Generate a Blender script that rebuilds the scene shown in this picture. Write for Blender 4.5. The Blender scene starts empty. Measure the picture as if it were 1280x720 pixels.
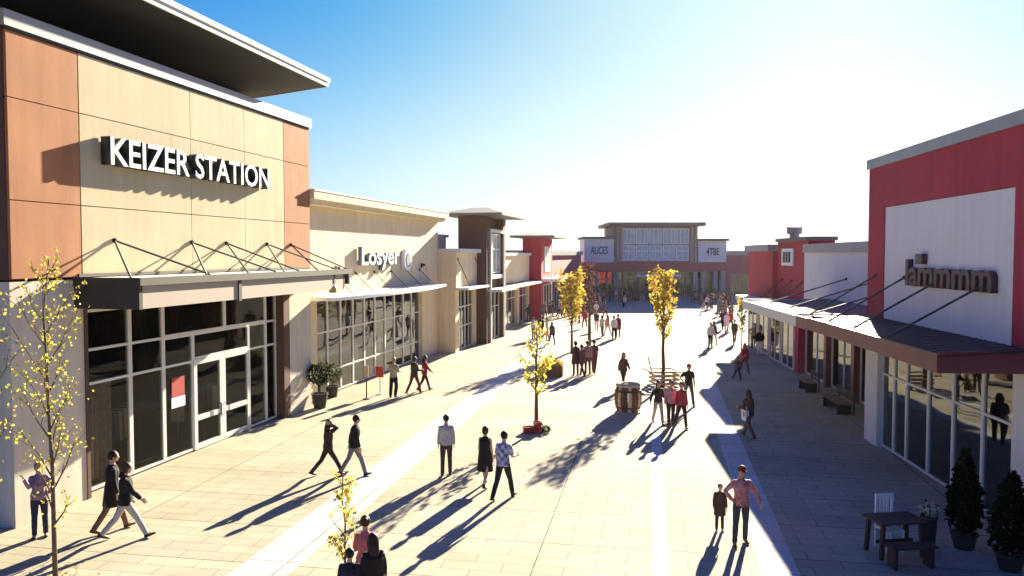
import bpy, bmesh, math, random
from mathutils import Vector, Matrix, Quaternion, noise as mnoise
R = math.radians
scene = bpy.context.scene
COL = scene.collection
rng = random.Random(7)
CAM_H = 6.4

# ------------------------------------------------------------------ helpers
def new_obj(name, mesh, parent=None):
    o = bpy.data.objects.new(name, mesh)
    COL.objects.link(o)
    if parent is not None:
        o.parent = parent
    return o

def tag(o, label=None, cat=None, group=None, kind=None):
    if label: o['label'] = label
    if cat: o['category'] = cat
    if group: o['group'] = group
    if kind: o['kind'] = kind
    return o

def thing(name, label, cat, loc=(0, 0, 0), rz=0.0, group=None):
    o = bpy.data.objects.new(name, None)
    o.empty_display_size = .2
    COL.objects.link(o)
    o.location = loc
    o.rotation_euler = (0, 0, rz)
    return tag(o, label, cat, group)

def copy_tree(o, parent=None):
    c = o.copy()
    COL.objects.link(c)
    if parent is not None:
        c.parent = parent
    for ch in list(o.children):
        copy_tree(ch, c)
    return c

def gpt(px, y):
    """ground point seen at photo pixel (px, y)"""
    Z = CAM_H * 1000.0 / (y - 318.0)
    return (px - 640.0) / 1000.0 * Z, Z

class Frame:
    def __init__(s, o, u, n):
        s.o = Vector((o[0], o[1], 0)); s.u = Vector((u[0], u[1], 0)).normalized(); s.n = Vector((n[0], n[1], 0)).normalized()
    def p(s, u, n, z):
        return s.o + s.u * u + s.n * n + Vector((0, 0, z))
    def ang(s):
        return math.atan2(s.u.y, s.u.x)

WORLD = Frame((0, 0), (1, 0), (0, 1))

class MB:
    def __init__(s):
        s.v = []; s.f = []; s.m = []
    def quad(s, pts, m=0):
        b = len(s.v); s.v += [tuple(p) for p in pts]; s.f.append(tuple(range(b, b + len(pts)))); s.m.append(m)
    def hexa(s, P, m=0):
        """P: 8 points, bottom 4 then top 4"""
        b = len(s.v); s.v += [tuple(p) for p in P]
        for q in ((0, 3, 2, 1), (4, 5, 6, 7), (0, 1, 5, 4), (1, 2, 6, 5), (2, 3, 7, 6), (3, 0, 4, 7)):
            s.f.append(tuple(b + i for i in q)); s.m.append(m)
    def box(s, F, u0, u1, n0, n1, z0, z1, m=0):
        s.hexa([F.p(u0, n0, z0), F.p(u1, n0, z0), F.p(u1, n1, z0), F.p(u0, n1, z0),
                F.p(u0, n0, z1), F.p(u1, n0, z1), F.p(u1, n1, z1), F.p(u0, n1, z1)], m)
    def tube(s, pts, rad, n=8, m=0, side=None):
        """closed lofted tube; rad entries r or (rx, ry)"""
        pts = [Vector(p) for p in pts]
        k = len(pts); rings = []
        for i, p in enumerate(pts):
            t = (pts[min(i + 1, k - 1)] - pts[max(i - 1, 0)])
            if t.length < 1e-9: t = Vector((0, 0, 1))
            t.normalize()
            ref = Vector(side) if side else (Vector((1, 0, 0)) if abs(t.x) < .9 else Vector((0, 1, 0)))
            sx = (ref - t * ref.dot(t)); 
            if sx.length < 1e-6: sx = t.orthogonal()
            sx.normalize(); sy = t.cross(sx)
            r = rad[i] if isinstance(rad, (list, tuple)) else rad
            rx, ry = r if isinstance(r, (list, tuple)) else (r, r)
            b = len(s.v)
            for j in range(n):
                a = 2 * math.pi * j / n
                s.v.append(tuple(p + sx * (rx * math.cos(a)) + sy * (ry * math.sin(a))))
            rings.append(b)
        for i in range(k - 1):
            a, b = rings[i], rings[i + 1]
            for j in range(n):
                j2 = (j + 1) % n
                s.f.append((a + j, a + j2, b + j2, b + j)); s.m.append(m)
        s.f.append(tuple(rings[0] + j for j in reversed(range(n)))); s.m.append(m)
        s.f.append(tuple(rings[-1] + j for j in range(n))); s.m.append(m)
    def ball(s, c, r, nu=12, nv=8, m=0, rot=None):
        c = Vector(c); rx, ry, rz = r if isinstance(r, (list, tuple)) else (r, r, r)
        rings = []
        def P(x, y, z):
            q = Vector((x, y, z))
            if rot is not None: q = rot @ q
            return tuple(c + q)
        top = len(s.v); s.v.append(P(0, 0, rz))
        for i in range(1, nv):
            th = math.pi * i / nv; b = len(s.v); rings.append(b)
            for j in range(nu):
                a = 2 * math.pi * j / nu
                s.v.append(P(rx * math.sin(th) * math.cos(a), ry * math.sin(th) * math.sin(a), rz * math.cos(th)))
        bot = len(s.v); s.v.append(P(0, 0, -rz))
        for j in range(nu):
            j2 = (j + 1) % nu
            s.f.append((top, rings[0] + j, rings[0] + j2)); s.m.append(m)
            for i in range(len(rings) - 1):
                s.f.append((rings[i] + j, rings[i + 1] + j, rings[i + 1] + j2, rings[i] + j2)); s.m.append(m)
            s.f.append((rings[-1] + j, bot, rings[-1] + j2)); s.m.append(m)
    def lathe(s, c, prof, n=24, m=0):
        c = Vector(c); rings = []
        for r, z in prof:
            b = len(s.v); rings.append(b)
            for j in range(n):
                a = 2 * math.pi * j / n
                s.v.append((c.x + r * math.cos(a), c.y + r * math.sin(a), c.z + z))
        for i in range(len(prof) - 1):
            for j in range(n):
                j2 = (j + 1) % n
                s.f.append((rings[i] + j, rings[i] + j2, rings[i + 1] + j2, rings[i + 1] + j)); s.m.append(m)
        s.f.append(tuple(rings[0] + j for j in reversed(range(n)))); s.m.append(m)
        s.f.append(tuple(rings[-1] + j for j in range(n))); s.m.append(m)
    def mesh(s, name, mats):
        me = bpy.data.meshes.new(name)
        me.from_pydata(s.v, [], s.f)
        for mt in (mats if isinstance(mats, (list, tuple)) else [mats]):
            me.materials.append(mt)
        me.polygons.foreach_set('material_index', s.m)
        me.validate()
        bm = bmesh.new(); bm.from_mesh(me)
        bmesh.ops.recalc_face_normals(bm, faces=bm.faces)
        bm.to_mesh(me); bm.free()
        me.update()
        return me
    def build(s, name, mats, parent=None, smooth=False, bevel=0):
        me = s.mesh(name, mats)
        if smooth: me.polygons.foreach_set('use_smooth', [True] * len(me.polygons))
        o = new_obj(name, me, parent)
        if bevel:
            b = o.modifiers.new('b', 'BEVEL'); b.width = bevel; b.segments = 2; b.limit_method = 'ANGLE'
        return o

# ------------------------------------------------------------------ materials
def mat(name, col, rough=.8, var=.12, scale=1.2, fine=0, bump=0.0, bscale=60, metal=0.0, spec=.5, streak=0.0, col2=None):
    m = bpy.data.materials.new(name); m.use_nodes = True
    nt = m.node_tree; N = nt.nodes; L = nt.links
    b = N['Principled BSDF']
    b.inputs['Roughness'].default_value = rough
    b.inputs['Metallic'].default_value = metal
    b.inputs['Specular IOR Level'].default_value = spec
    c = list(col) + [1]
    if var <= 0 and not col2:
        b.inputs['Base Color'].default_value = c
    else:
        tc = N.new('ShaderNodeTexCoord')
        n1 = N.new('ShaderNodeTexNoise'); n1.inputs['Scale'].default_value = scale; n1.inputs['Detail'].default_value = 8; n1.inputs['Roughness'].default_value = .65
        L.new(tc.outputs['Object'], n1.inputs['Vector'])
        rp = N.new('ShaderNodeValToRGB'); L.new(n1.outputs['Fac'], rp.inputs['Fac'])
        rp.color_ramp.elements[0].position = .3; rp.color_ramp.elements[1].position = .72
        lo = [x * (1 - var) for x in col] if not col2 else list(col2)
        hi = [min(1, x * (1 + var)) for x in col] if not col2 else list(col)
        rp.color_ramp.elements[0].color = lo + [1]; rp.color_ramp.elements[1].color = hi + [1]
        out = rp.outputs['Color']
        if streak > 0:
            mp = N.new('ShaderNodeMapping'); mp.inputs['Scale'].default_value = (1.6, 1.6, .09)
            L.new(tc.outputs['Object'], mp.inputs['Vector'])
            n2 = N.new('ShaderNodeTexNoise'); n2.inputs['Scale'].default_value = 2.2; n2.inputs['Detail'].default_value = 6
            L.new(mp.outputs['Vector'], n2.inputs['Vector'])
            r2 = N.new('ShaderNodeValToRGB'); L.new(n2.outputs['Fac'], r2.inputs['Fac'])
            r2.color_ramp.elements[0].position = .35; r2.color_ramp.elements[1].position = .6
            k = 1 - streak
            r2.color_ramp.elements[0].color = (k, k, k * .97, 1); r2.color_ramp.elements[1].color = (1, 1, 1, 1)
            mx = N.new('ShaderNodeMixRGB'); mx.blend_type = 'MULTIPLY'; mx.inputs['Fac'].default_value = 1
            L.new(out, mx.inputs['Color1']); L.new(r2.outputs['Color'], mx.inputs['Color2']); out = mx.outputs['Color']
        L.new(out, b.inputs['Base Color'])
        if bump > 0:
            n3 = N.new('ShaderNodeTexNoise'); n3.inputs['Scale'].default_value = bscale; n3.inputs['Detail'].default_value = 4
            L.new(tc.outputs['Object'], n3.inputs['Vector'])
            bp = N.new('ShaderNodeBump'); bp.inputs['Strength'].default_value = bump; bp.inputs['Distance'].default_value = .02
            L.new(n3.outputs['Fac'], bp.inputs['Height']); L.new(bp.outputs['Normal'], b.inputs['Normal'])
    return m

def glass_mat(name, tint=.55, refl=1.0, ior=1.75):
    m = bpy.data.materials.new(name); m.use_nodes = True
    nt = m.node_tree; N = nt.nodes; L = nt.links
    N.remove(N['Principled BSDF'])
    out = N['Material Output']
    tr = N.new('ShaderNodeBsdfTransparent'); tr.inputs['Color'].default_value = (tint, tint * 1.0, tint * .98, 1)
    gl = N.new('ShaderNodeBsdfGlossy'); gl.inputs['Roughness'].default_value = .015; gl.inputs['Color'].default_value = (refl, refl, refl, 1)
    tc = N.new('ShaderNodeTexCoord'); nz = N.new('ShaderNodeTexNoise'); nz.inputs['Scale'].default_value = .55; nz.inputs['Detail'].default_value = 1
    L.new(tc.outputs['Object'], nz.inputs['Vector'])
    bp = N.new('ShaderNodeBump'); bp.inputs['Strength'].default_value = .25; bp.inputs['Distance'].default_value = .05
    L.new(nz.outputs['Fac'], bp.inputs['Height']); L.new(bp.outputs['Normal'], gl.inputs['Normal'])
    fr = N.new('ShaderNodeFresnel'); fr.inputs['IOR'].default_value = ior
    mx = N.new('ShaderNodeMixShader')
    ge = N.new('ShaderNodeNewGeometry'); iv = N.new('ShaderNodeMath'); iv.operation = 'SUBTRACT'; iv.inputs[0].default_value = 1; L.new(ge.outputs['Backfacing'], iv.inputs[1])
    ml = N.new('ShaderNodeMath'); ml.operation = 'MULTIPLY'; L.new(fr.outputs['Fac'], ml.inputs[0]); L.new(iv.outputs[0], ml.inputs[1])
    L.new(ml.outputs[0], mx.inputs['Fac']); L.new(tr.outputs['BSDF'], mx.inputs[1]); L.new(gl.outputs['BSDF'], mx.inputs[2])
    L.new(mx.outputs['Shader'], out.inputs['Surface'])
    return m

def leaf_mat(name, c1, c2):
    m = bpy.data.materials.new(name); m.use_nodes = True
    nt = m.node_tree; N = nt.nodes; L = nt.links
    N.remove(N['Principled BSDF']); out = N['Material Output']
    tc = N.new('ShaderNodeTexCoord'); nz = N.new('ShaderNodeTexNoise'); nz.inputs['Scale'].default_value = 4; nz.inputs['Detail'].default_value = 5
    L.new(tc.outputs['Object'], nz.inputs['Vector'])
    rp = N.new('ShaderNodeValToRGB'); L.new(nz.outputs['Fac'], rp.inputs['Fac'])
    rp.color_ramp.elements[0].position = .35; rp.color_ramp.elements[1].position = .65
    rp.color_ramp.elements[0].color = list(c1) + [1]; rp.color_ramp.elements[1].color = list(c2) + [1]
    d = N.new('ShaderNodeBsdfDiffuse'); t = N.new('ShaderNodeBsdfTranslucent'); mx = N.new('ShaderNodeMixShader'); mx.inputs['Fac'].default_value = .55
    L.new(rp.outputs['Color'], d.inputs['Color']); L.new(rp.outputs['Color'], t.inputs['Color'])
    L.new(d.outputs['BSDF'], mx.inputs[1]); L.new(t.outputs['BSDF'], mx.inputs[2]); L.new(mx.outputs['Shader'], out.inputs['Surface'])
    return m

def paving_mat(name, base, ang, bw, bh, mortar, var=.1, warm=(1, 1, 1)):
    m = bpy.data.materials.new(name); m.use_nodes = True
    nt = m.node_tree; N = nt.nodes; L = nt.links; b = N['Principled BSDF']
    b.inputs['Roughness'].default_value = .85
    b.inputs['Specular IOR Level'].default_value = .10
    tc = N.new('ShaderNodeTexCoord'); mp = N.new('ShaderNodeMapping'); mp.inputs['Rotation'].default_value = (0, 0, ang); mp.inputs['Location'].default_value = (2.37, .23, 0)
    L.new(tc.outputs['Object'], mp.inputs['Vector'])
    br = N.new('ShaderNodeTexBrick'); br.inputs['Scale'].default_value = 1
    br.inputs['Brick Width'].default_value = bw; br.inputs['Row Height'].default_value = bh
    br.inputs['Mortar Size'].default_value = .009; br.inputs['Mortar Smooth'].default_value = .3
    br.inputs['Color1'].default_value = [x * (1 - var) for x in base] + [1]
    br.inputs['Color2'].default_value = [x * (1 + var) for x in base] + [1]
    br.inputs['Mortar'].default_value = list(mortar) + [1]
    br.offset = .5
    L.new(mp.outputs['Vector'], br.inputs['Vector'])
    # wide control joints
    br2 = N.new('ShaderNodeTexBrick'); br2.inputs['Scale'].default_value = 1
    br2.inputs['Brick Width'].default_value = bw * 4; br2.inputs['Row Height'].default_value = bh * 5
    br2.inputs['Mortar Size'].default_value = .014; br2.offset = 0
    br2.inputs['Color1'].default_value = (1, 1, 1, 1); br2.inputs['Color2'].default_value = (.86, .86, .85, 1); br2.inputs['Mortar'].default_value = (.35, .34, .33, 1)
    L.new(mp.outputs['Vector'], br2.inputs['Vector'])
    n1 = N.new('ShaderNodeTexNoise'); n1.inputs['Scale'].default_value = .35; n1.inputs['Detail'].default_value = 9; n1.inputs['Roughness'].default_value = .7
    L.new(tc.outputs['Object'], n1.inputs['Vector'])
    rp = N.new('ShaderNodeValToRGB'); L.new(n1.outputs['Fac'], rp.inputs['Fac'])
    rp.color_ramp.elements[0].position = .3; rp.color_ramp.elements[1].position = .65
    rp.color_ramp.elements[0].color = (.76, .74, .70, 1); rp.color_ramp.elements[1].color = (1.0, 1.0, 1.0, 1)
    m1 = N.new('ShaderNodeMixRGB'); m1.blend_type = 'MULTIPLY'; m1.inputs['Fac'].default_value = 1
    m2 = N.new('ShaderNodeMixRGB'); m2.blend_type = 'MULTIPLY'; m2.inputs['Fac'].default_value = 1
    L.new(br.outputs['Color'], m1.inputs['Color1']); L.new(br2.outputs['Color'], m1.inputs['Color2'])
    L.new(m1.outputs['Color'], m2.inputs['Color1']); L.new(rp.outputs['Color'], m2.inputs['Color2'])
    # small spots (gum, dirt)
    vo = N.new('ShaderNodeTexNoise'); vo.inputs['Scale'].default_value = 5.5; vo.inputs['Detail'].default_value = 3
    L.new(tc.outputs['Object'], vo.inputs['Vector'])
    r3 = N.new('ShaderNodeValToRGB'); L.new(vo.outputs['Fac'], r3.inputs['Fac'])
    r3.color_ramp.elements[0].position = .66; r3.color_ramp.elements[1].position = .74
    r3.color_ramp.elements[0].color = (1, 1, 1, 1); r3.color_ramp.elements[1].color = (.78, .76, .73, 1)
    m3 = N.new('ShaderNodeMixRGB'); m3.blend_type = 'MULTIPLY'; m3.inputs['Fac'].default_value = 1
    L.new(m2.outputs['Color'], m3.inputs['Color1']); L.new(r3.outputs['Color'], m3.inputs['Color2'])
    L.new(m3.outputs['Color'], b.inputs['Base Color'])
    bp = N.new('ShaderNodeBump'); bp.inputs['Strength'].default_value = .35; bp.inputs['Distance'].default_value = .01; bp.invert = True
    L.new(br.outputs['Fac'], bp.inputs['Height'])
    n4 = N.new('ShaderNodeTexNoise'); n4.inputs['Scale'].default_value = 40; n4.inputs['Detail'].default_value = 3
    L.new(tc.outputs['Object'], n4.inputs['Vector'])
    bp2 = N.new('ShaderNodeBump'); bp2.inputs['Strength'].default_value = .25; bp2.inputs['Distance'].default_value = .01
    L.new(n4.outputs['Fac'], bp2.inputs['Height']); L.new(bp.outputs['Normal'], bp2.inputs['Normal'])
    L.new(bp2.outputs['Normal'], b.inputs['Normal'])
    return m

def check_mat(name, c1, c2, scale=14):
    m = bpy.data.materials.new(name); m.use_nodes = True
    nt = m.node_tree; N = nt.nodes; L = nt.links; b = N['Principled BSDF']; b.inputs['Roughness'].default_value = .85
    tc = N.new('ShaderNodeTexCoord'); ck = N.new('ShaderNodeTexChecker'); ck.inputs['Scale'].default_value = scale * 2.1
    ck.inputs['Color1'].default_value = list(c1) + [1]; ck.inputs['Color2'].default_value = list(c2) + [1]
    nz = N.new('ShaderNodeTexNoise'); nz.inputs['Scale'].default_value = 20
    ad = N.new('ShaderNodeMixRGB'); ad.inputs['Fac'].default_value = .06
    L.new(tc.outputs['Object'], ad.inputs['Color1']); L.new(nz.outputs['Color'], ad.inputs['Color2']); L.new(ad.outputs['Color'], ck.inputs['Vector'])
    n2 = N.new('ShaderNodeTexNoise'); n2.inputs['Scale'].default_value = 9; n2.inputs['Detail'].default_value = 3
    L.new(tc.outputs['Object'], n2.inputs['Vector'])
    rr = N.new('ShaderNodeValToRGB'); rr.color_ramp.elements[0].position = .42; rr.color_ramp.elements[1].position = .58
    rr.color_ramp.elements[0].color = list(c1) + [1]; rr.color_ramp.elements[1].color = list(c2) + [1]
    L.new(n2.outputs['Fac'], rr.inputs['Fac'])
    mm = N.new('ShaderNodeMixRGB'); mm.inputs['Fac'].default_value = .55
    L.new(ck.outputs['Color'], mm.inputs['Color1']); L.new(rr.outputs['Color'], mm.inputs['Color2'])
    L.new(mm.outputs['Color'], b.inputs['Base Color'])
    return m

M = {}
M['tan'] = mat('tan_stucco', (.54, .45, .28), .85, .09, .8, bump=.25, bscale=50, streak=.10)
M['rust'] = mat('rust_stucco', (.42, .17, .068), .85, .12, .8, bump=.25, bscale=50, streak=.14)
M['cream'] = mat('cream_stucco', (.80, .66, .42), .85, .07, .7, bump=.25, bscale=50, streak=.10)
M['pale'] = mat('pale_plaster', (.62, .56, .46), .85, .08, .8, bump=.2, bscale=45, streak=.12)
M['dark'] = mat('dark_metal', (.030, .024, .020), .55, .2, 2)
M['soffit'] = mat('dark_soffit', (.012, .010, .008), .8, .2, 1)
M['grey'] = mat('grey_metal_cap', (.30, .29, .29), .5, .1, 1.5)
M['roofedge'] = mat('roof_edge_metal', (.50, .51, .48), .5, .06, 1.5)
M['fascia'] = mat('pale_fascia', (.62, .63, .60), .5, .06, 1.5)
M['beige'] = mat('beige_fascia', (.42, .345, .28), .7, .08, 1)
M['alu'] = mat('pale_aluminium', (.68, .66, .64), .4, .05, 3, metal=.0)
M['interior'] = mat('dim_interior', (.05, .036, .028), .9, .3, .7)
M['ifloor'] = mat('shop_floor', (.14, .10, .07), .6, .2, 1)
M['brown'] = mat('brown_brick', (.105, .05, .036), .85, .15, 1.5, bump=.3, bscale=30)
M['warmbrown'] = mat('warm_brown_stucco', (.30, .19, .14), .85, .12, 1)
M['bandred'] = mat('dusty_red_band', (.44, .10, .10), .85, .1, .6)
M['slab'] = mat('roof_slab', (.17, .15, .13), .7, .1, 1)
M['red'] = mat('red_stucco', (.43, .024, .055), .85, .10, .7, bump=.25, bscale=50, streak=.14)
M['brightred'] = mat('bright_red_stucco', (.45, .04, .055), .85, .10, .7, bump=.2, streak=.1)
M['pink'] = mat('faded_red_stucco', (.42, .115, .14), .85, .10, .5, bump=.2, streak=.1)
M['white'] = mat('white_stucco', (.74, .72, .72), .85, .04, .6, bump=.2, bscale=50, streak=.04)
M['maroon'] = mat('maroon_metal', (.16, .04, .045), .5, .15, 1.5)
M['maroonroof'] = mat('dark_seam_roof', (.06, .022, .03), .65, .2, 1.2)
M['roofblue'] = mat('standing_seam_roof', (.11, .13, .17), .8, .1, 1.2)
M['wood'] = mat('weathered_wood', (.20, .11, .055), .8, .3, 6, bump=.3, bscale=25)
M['darkwood'] = mat('dark_wood', (.060, .024, .018), .7, .3, 6)
M['palewood'] = mat('pale_wood', (.55, .42, .27), .8, .2, 6)
M['stave'] = mat('barrel_stave', (.17, .075, .035), .65, .35, 9, col2=(.07, .03, .018))
M['whitemetal'] = mat('white_painted_metal', (.75, .77, .78), .4, .05, 4)
M['bark'] = mat('tree_bark', (.12, .085, .06), .95, .3, 9, bump=.5, bscale=40)
M['soil'] = mat('soil', (.05, .035, .025), 1, .3, 8)
M['redpaint'] = mat('red_paint', (.38, .025, .025), .55, .1, 4)
M['letterwhite'] = mat('letter_face', (.85, .85, .83), .4, .02, 2)
M['letterdark'] = mat('letter_side', (.018, .022, .026), .5, .1, 2)
M['letterpurple'] = mat('purple_letter', (.055, .02, .035), .45, .15, 2)
M['letterteal'] = mat('teal_letter', (.05, .17, .20), .5, .1, 2)
M['letterblue'] = mat('blue_letter', (.05, .06, .12), .5, .1, 2)
M['bluegrey'] = mat('blue_grey_letter', (.16, .20, .24), .5, .1, 2)
M['curtain'] = mat('curtain_cloth', (.42, .36, .27), .95, .25, 5)
M['glass'] = glass_mat('shop_glass', .72, .8, 1.6)
M['glassdim'] = glass_mat('dim_glass', .72, .30, 1.5)
M['glassdark'] = glass_mat('dark_glass', .5)
M['glassteal'] = mat('teal_glazing', (.30, .42, .42), .15, .35, 1.5, col2=(.62, .66, .62))
M['brass'] = mat('yellow_lamp_body', (.55, .38, .08), .5, .1, 3)
M['leafgold'] = leaf_mat('gold_leaf', (.34, .19, .03), (.52, .36, .07))
M['leaflime'] = leaf_mat('lime_leaf', (.26, .28, .04), (.46, .44, .08))
M['leafyellow'] = leaf_mat('yellow_leaf', (.46, .37, .05), (.60, .50, .11))
M['leafdark'] = leaf_mat('dark_green_leaf', (.006, .011, .008), (.018, .026, .014))
M['leafgreen'] = leaf_mat('grey_green_leaf', (.05, .06, .035), (.10, .11, .06))
M['leafpurple'] = leaf_mat('purple_leaf', (.07, .025, .03), (.13, .05, .04))
M['flower'] = leaf_mat('cream_petal', (.70, .62, .45), (.80, .76, .66))
M['flowerorange'] = leaf_mat('orange_petal', (.60, .28, .03), (.66, .42, .06))
# ------------------------------------------------------------------ people
TEX = bpy.data.textures.new('cloth_folds', 'CLOUDS'); TEX.noise_scale = .11; TEX.noise_depth = 2

def remesh(mb, voxel, smooth=3, folds=0.0):
    me = mb.mesh('tmp', [])
    o = bpy.data.objects.new('tmp', me); COL.objects.link(o)
    r = o.modifiers.new('r', 'REMESH'); r.mode = 'VOXEL'; r.voxel_size = voxel
    if smooth:
        s = o.modifiers.new('s', 'SMOOTH'); s.factor = .5; s.iterations = smooth
    if folds:
        d = o.modifiers.new('d', 'DISPLACE'); d.texture = TEX; d.strength = folds; d.mid_level = .5; d.texture_coords = 'LOCAL'
    dg = bpy.context.evaluated_depsgraph_get()
    out = bpy.data.meshes.new_from_object(o.evaluated_get(dg))
    bpy.data.objects.remove(o); bpy.data.meshes.remove(me)
    out.polygons.foreach_set('use_smooth', [True] * len(out.polygons))
    return out

def rx(a):
    return Matrix.Rotation(R(a), 3, 'X')
def ry(a):
    return Matrix.Rotation(R(a), 3, 'Y')

ARMS = {  # (forward, outward, elbow bend, forearm inward)
    'down': (2, 7, 12, 0), 'fwd': (24, 6, 20, 0), 'back': (-20, 6, 10, 0), 'akimbo': (-12, 38, 20, 75),
    'hair': (120, 40, 120, 30), 'phone': (55, 8, 100, 25), 'carry': (12, 8, 75, 20), 'out': (10, 30, 12, 0), 'pocket': (-8, 14, 38, 15)}
LEGS = {  # (thighR, kneeR, thighL, kneeL)
    'walk': (24, 8, -20, 14), 'walk2': (-18, 16, 22, 6), 'stride': (30, 4, -26, 18), 'stand': (2, 2, -3, 2), 'apart': (4, 3, -8, 6), 'pass': (10, 30, -4, 2), 'pass2': (-4, 2, 12, 34)}

def skeleton(p):
    fem = p.get('fem', False)
    J = {}
    hip = Vector((0, 0, .94)); lean = p.get('lean', 2)
    up = rx(-lean) @ Vector((0, 0, 1))
    hw = .088
    legs = LEGS[p.get('legs', 'walk')]
    spread = p.get('spread', 2)
    for sgn, nm, th, kn in ((1, 'r', legs[0], legs[1]), (-1, 'l', legs[2], legs[3])):
        h = hip + Vector((sgn * hw, 0, -.03))
        d1 = ry(-sgn * spread) @ (rx(th) @ Vector((0, 0, -1)))
        k = h + d1 * .43
        d2 = ry(-sgn * spread * .6) @ (rx(th - kn) @ Vector((0, 0, -1)))
        a = k + d2 * .41
        fl = rx((th - kn) * .55) @ Vector((sgn * .12, 1, -.12)).normalized()
        J['hip' + nm], J['knee' + nm], J['ank' + nm] = h, k, a
        J['heel' + nm] = a + rx((th - kn) * .55) @ Vector((0, -.045, -.055))
        J['toe' + nm] = a + fl * .165 + Vector((0, 0, -.035))
    lo = min(min(J['heel' + s].z, J['toe' + s].z) for s in 'rl') - .028
    for k in J: J[k] = J[k] - Vector((0, 0, lo))
    hip = hip - Vector((0, 0, lo))
    J['hip'] = hip
    J['up'] = up
    J['neck'] = hip + up * .53
    sw = .150 if fem else .174
    for sgn, nm in ((1, 'r'), (-1, 'l')):
        sh = hip + up * .452 + Vector((sgn * sw, 0, 0))
        f, o, e, inn = ARMS[p.get('arm' + nm, 'down')]
        d1 = ry(-sgn * o) @ (rx(f) @ Vector((0, 0, -1)))
        el = sh + d1 * .285
        d2 = rx(f + e) @ Vector((0, 0, -1))
        d2 = ry(-sgn * (o * .5 - inn)) @ d2 if inn < 60 else ry(-sgn * (o - inn)) @ (rx(12) @ Vector((0, 0, -1)))
        wr = el + d2 * .25
        J['sh' + nm], J['el' + nm], J['wr' + nm], J['fd' + nm] = sh, el, wr, d2.normalized()
    hd = J['neck'] + up * .05 + Vector((0, .025, .105))
    J['head'] = hd
    return J

def hair_and_head(p, J):
    return Matrix.Rotation(R(p.get('turn', 0)), 3, 'Z') @ rx(-p.get('nod', 4))

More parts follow.
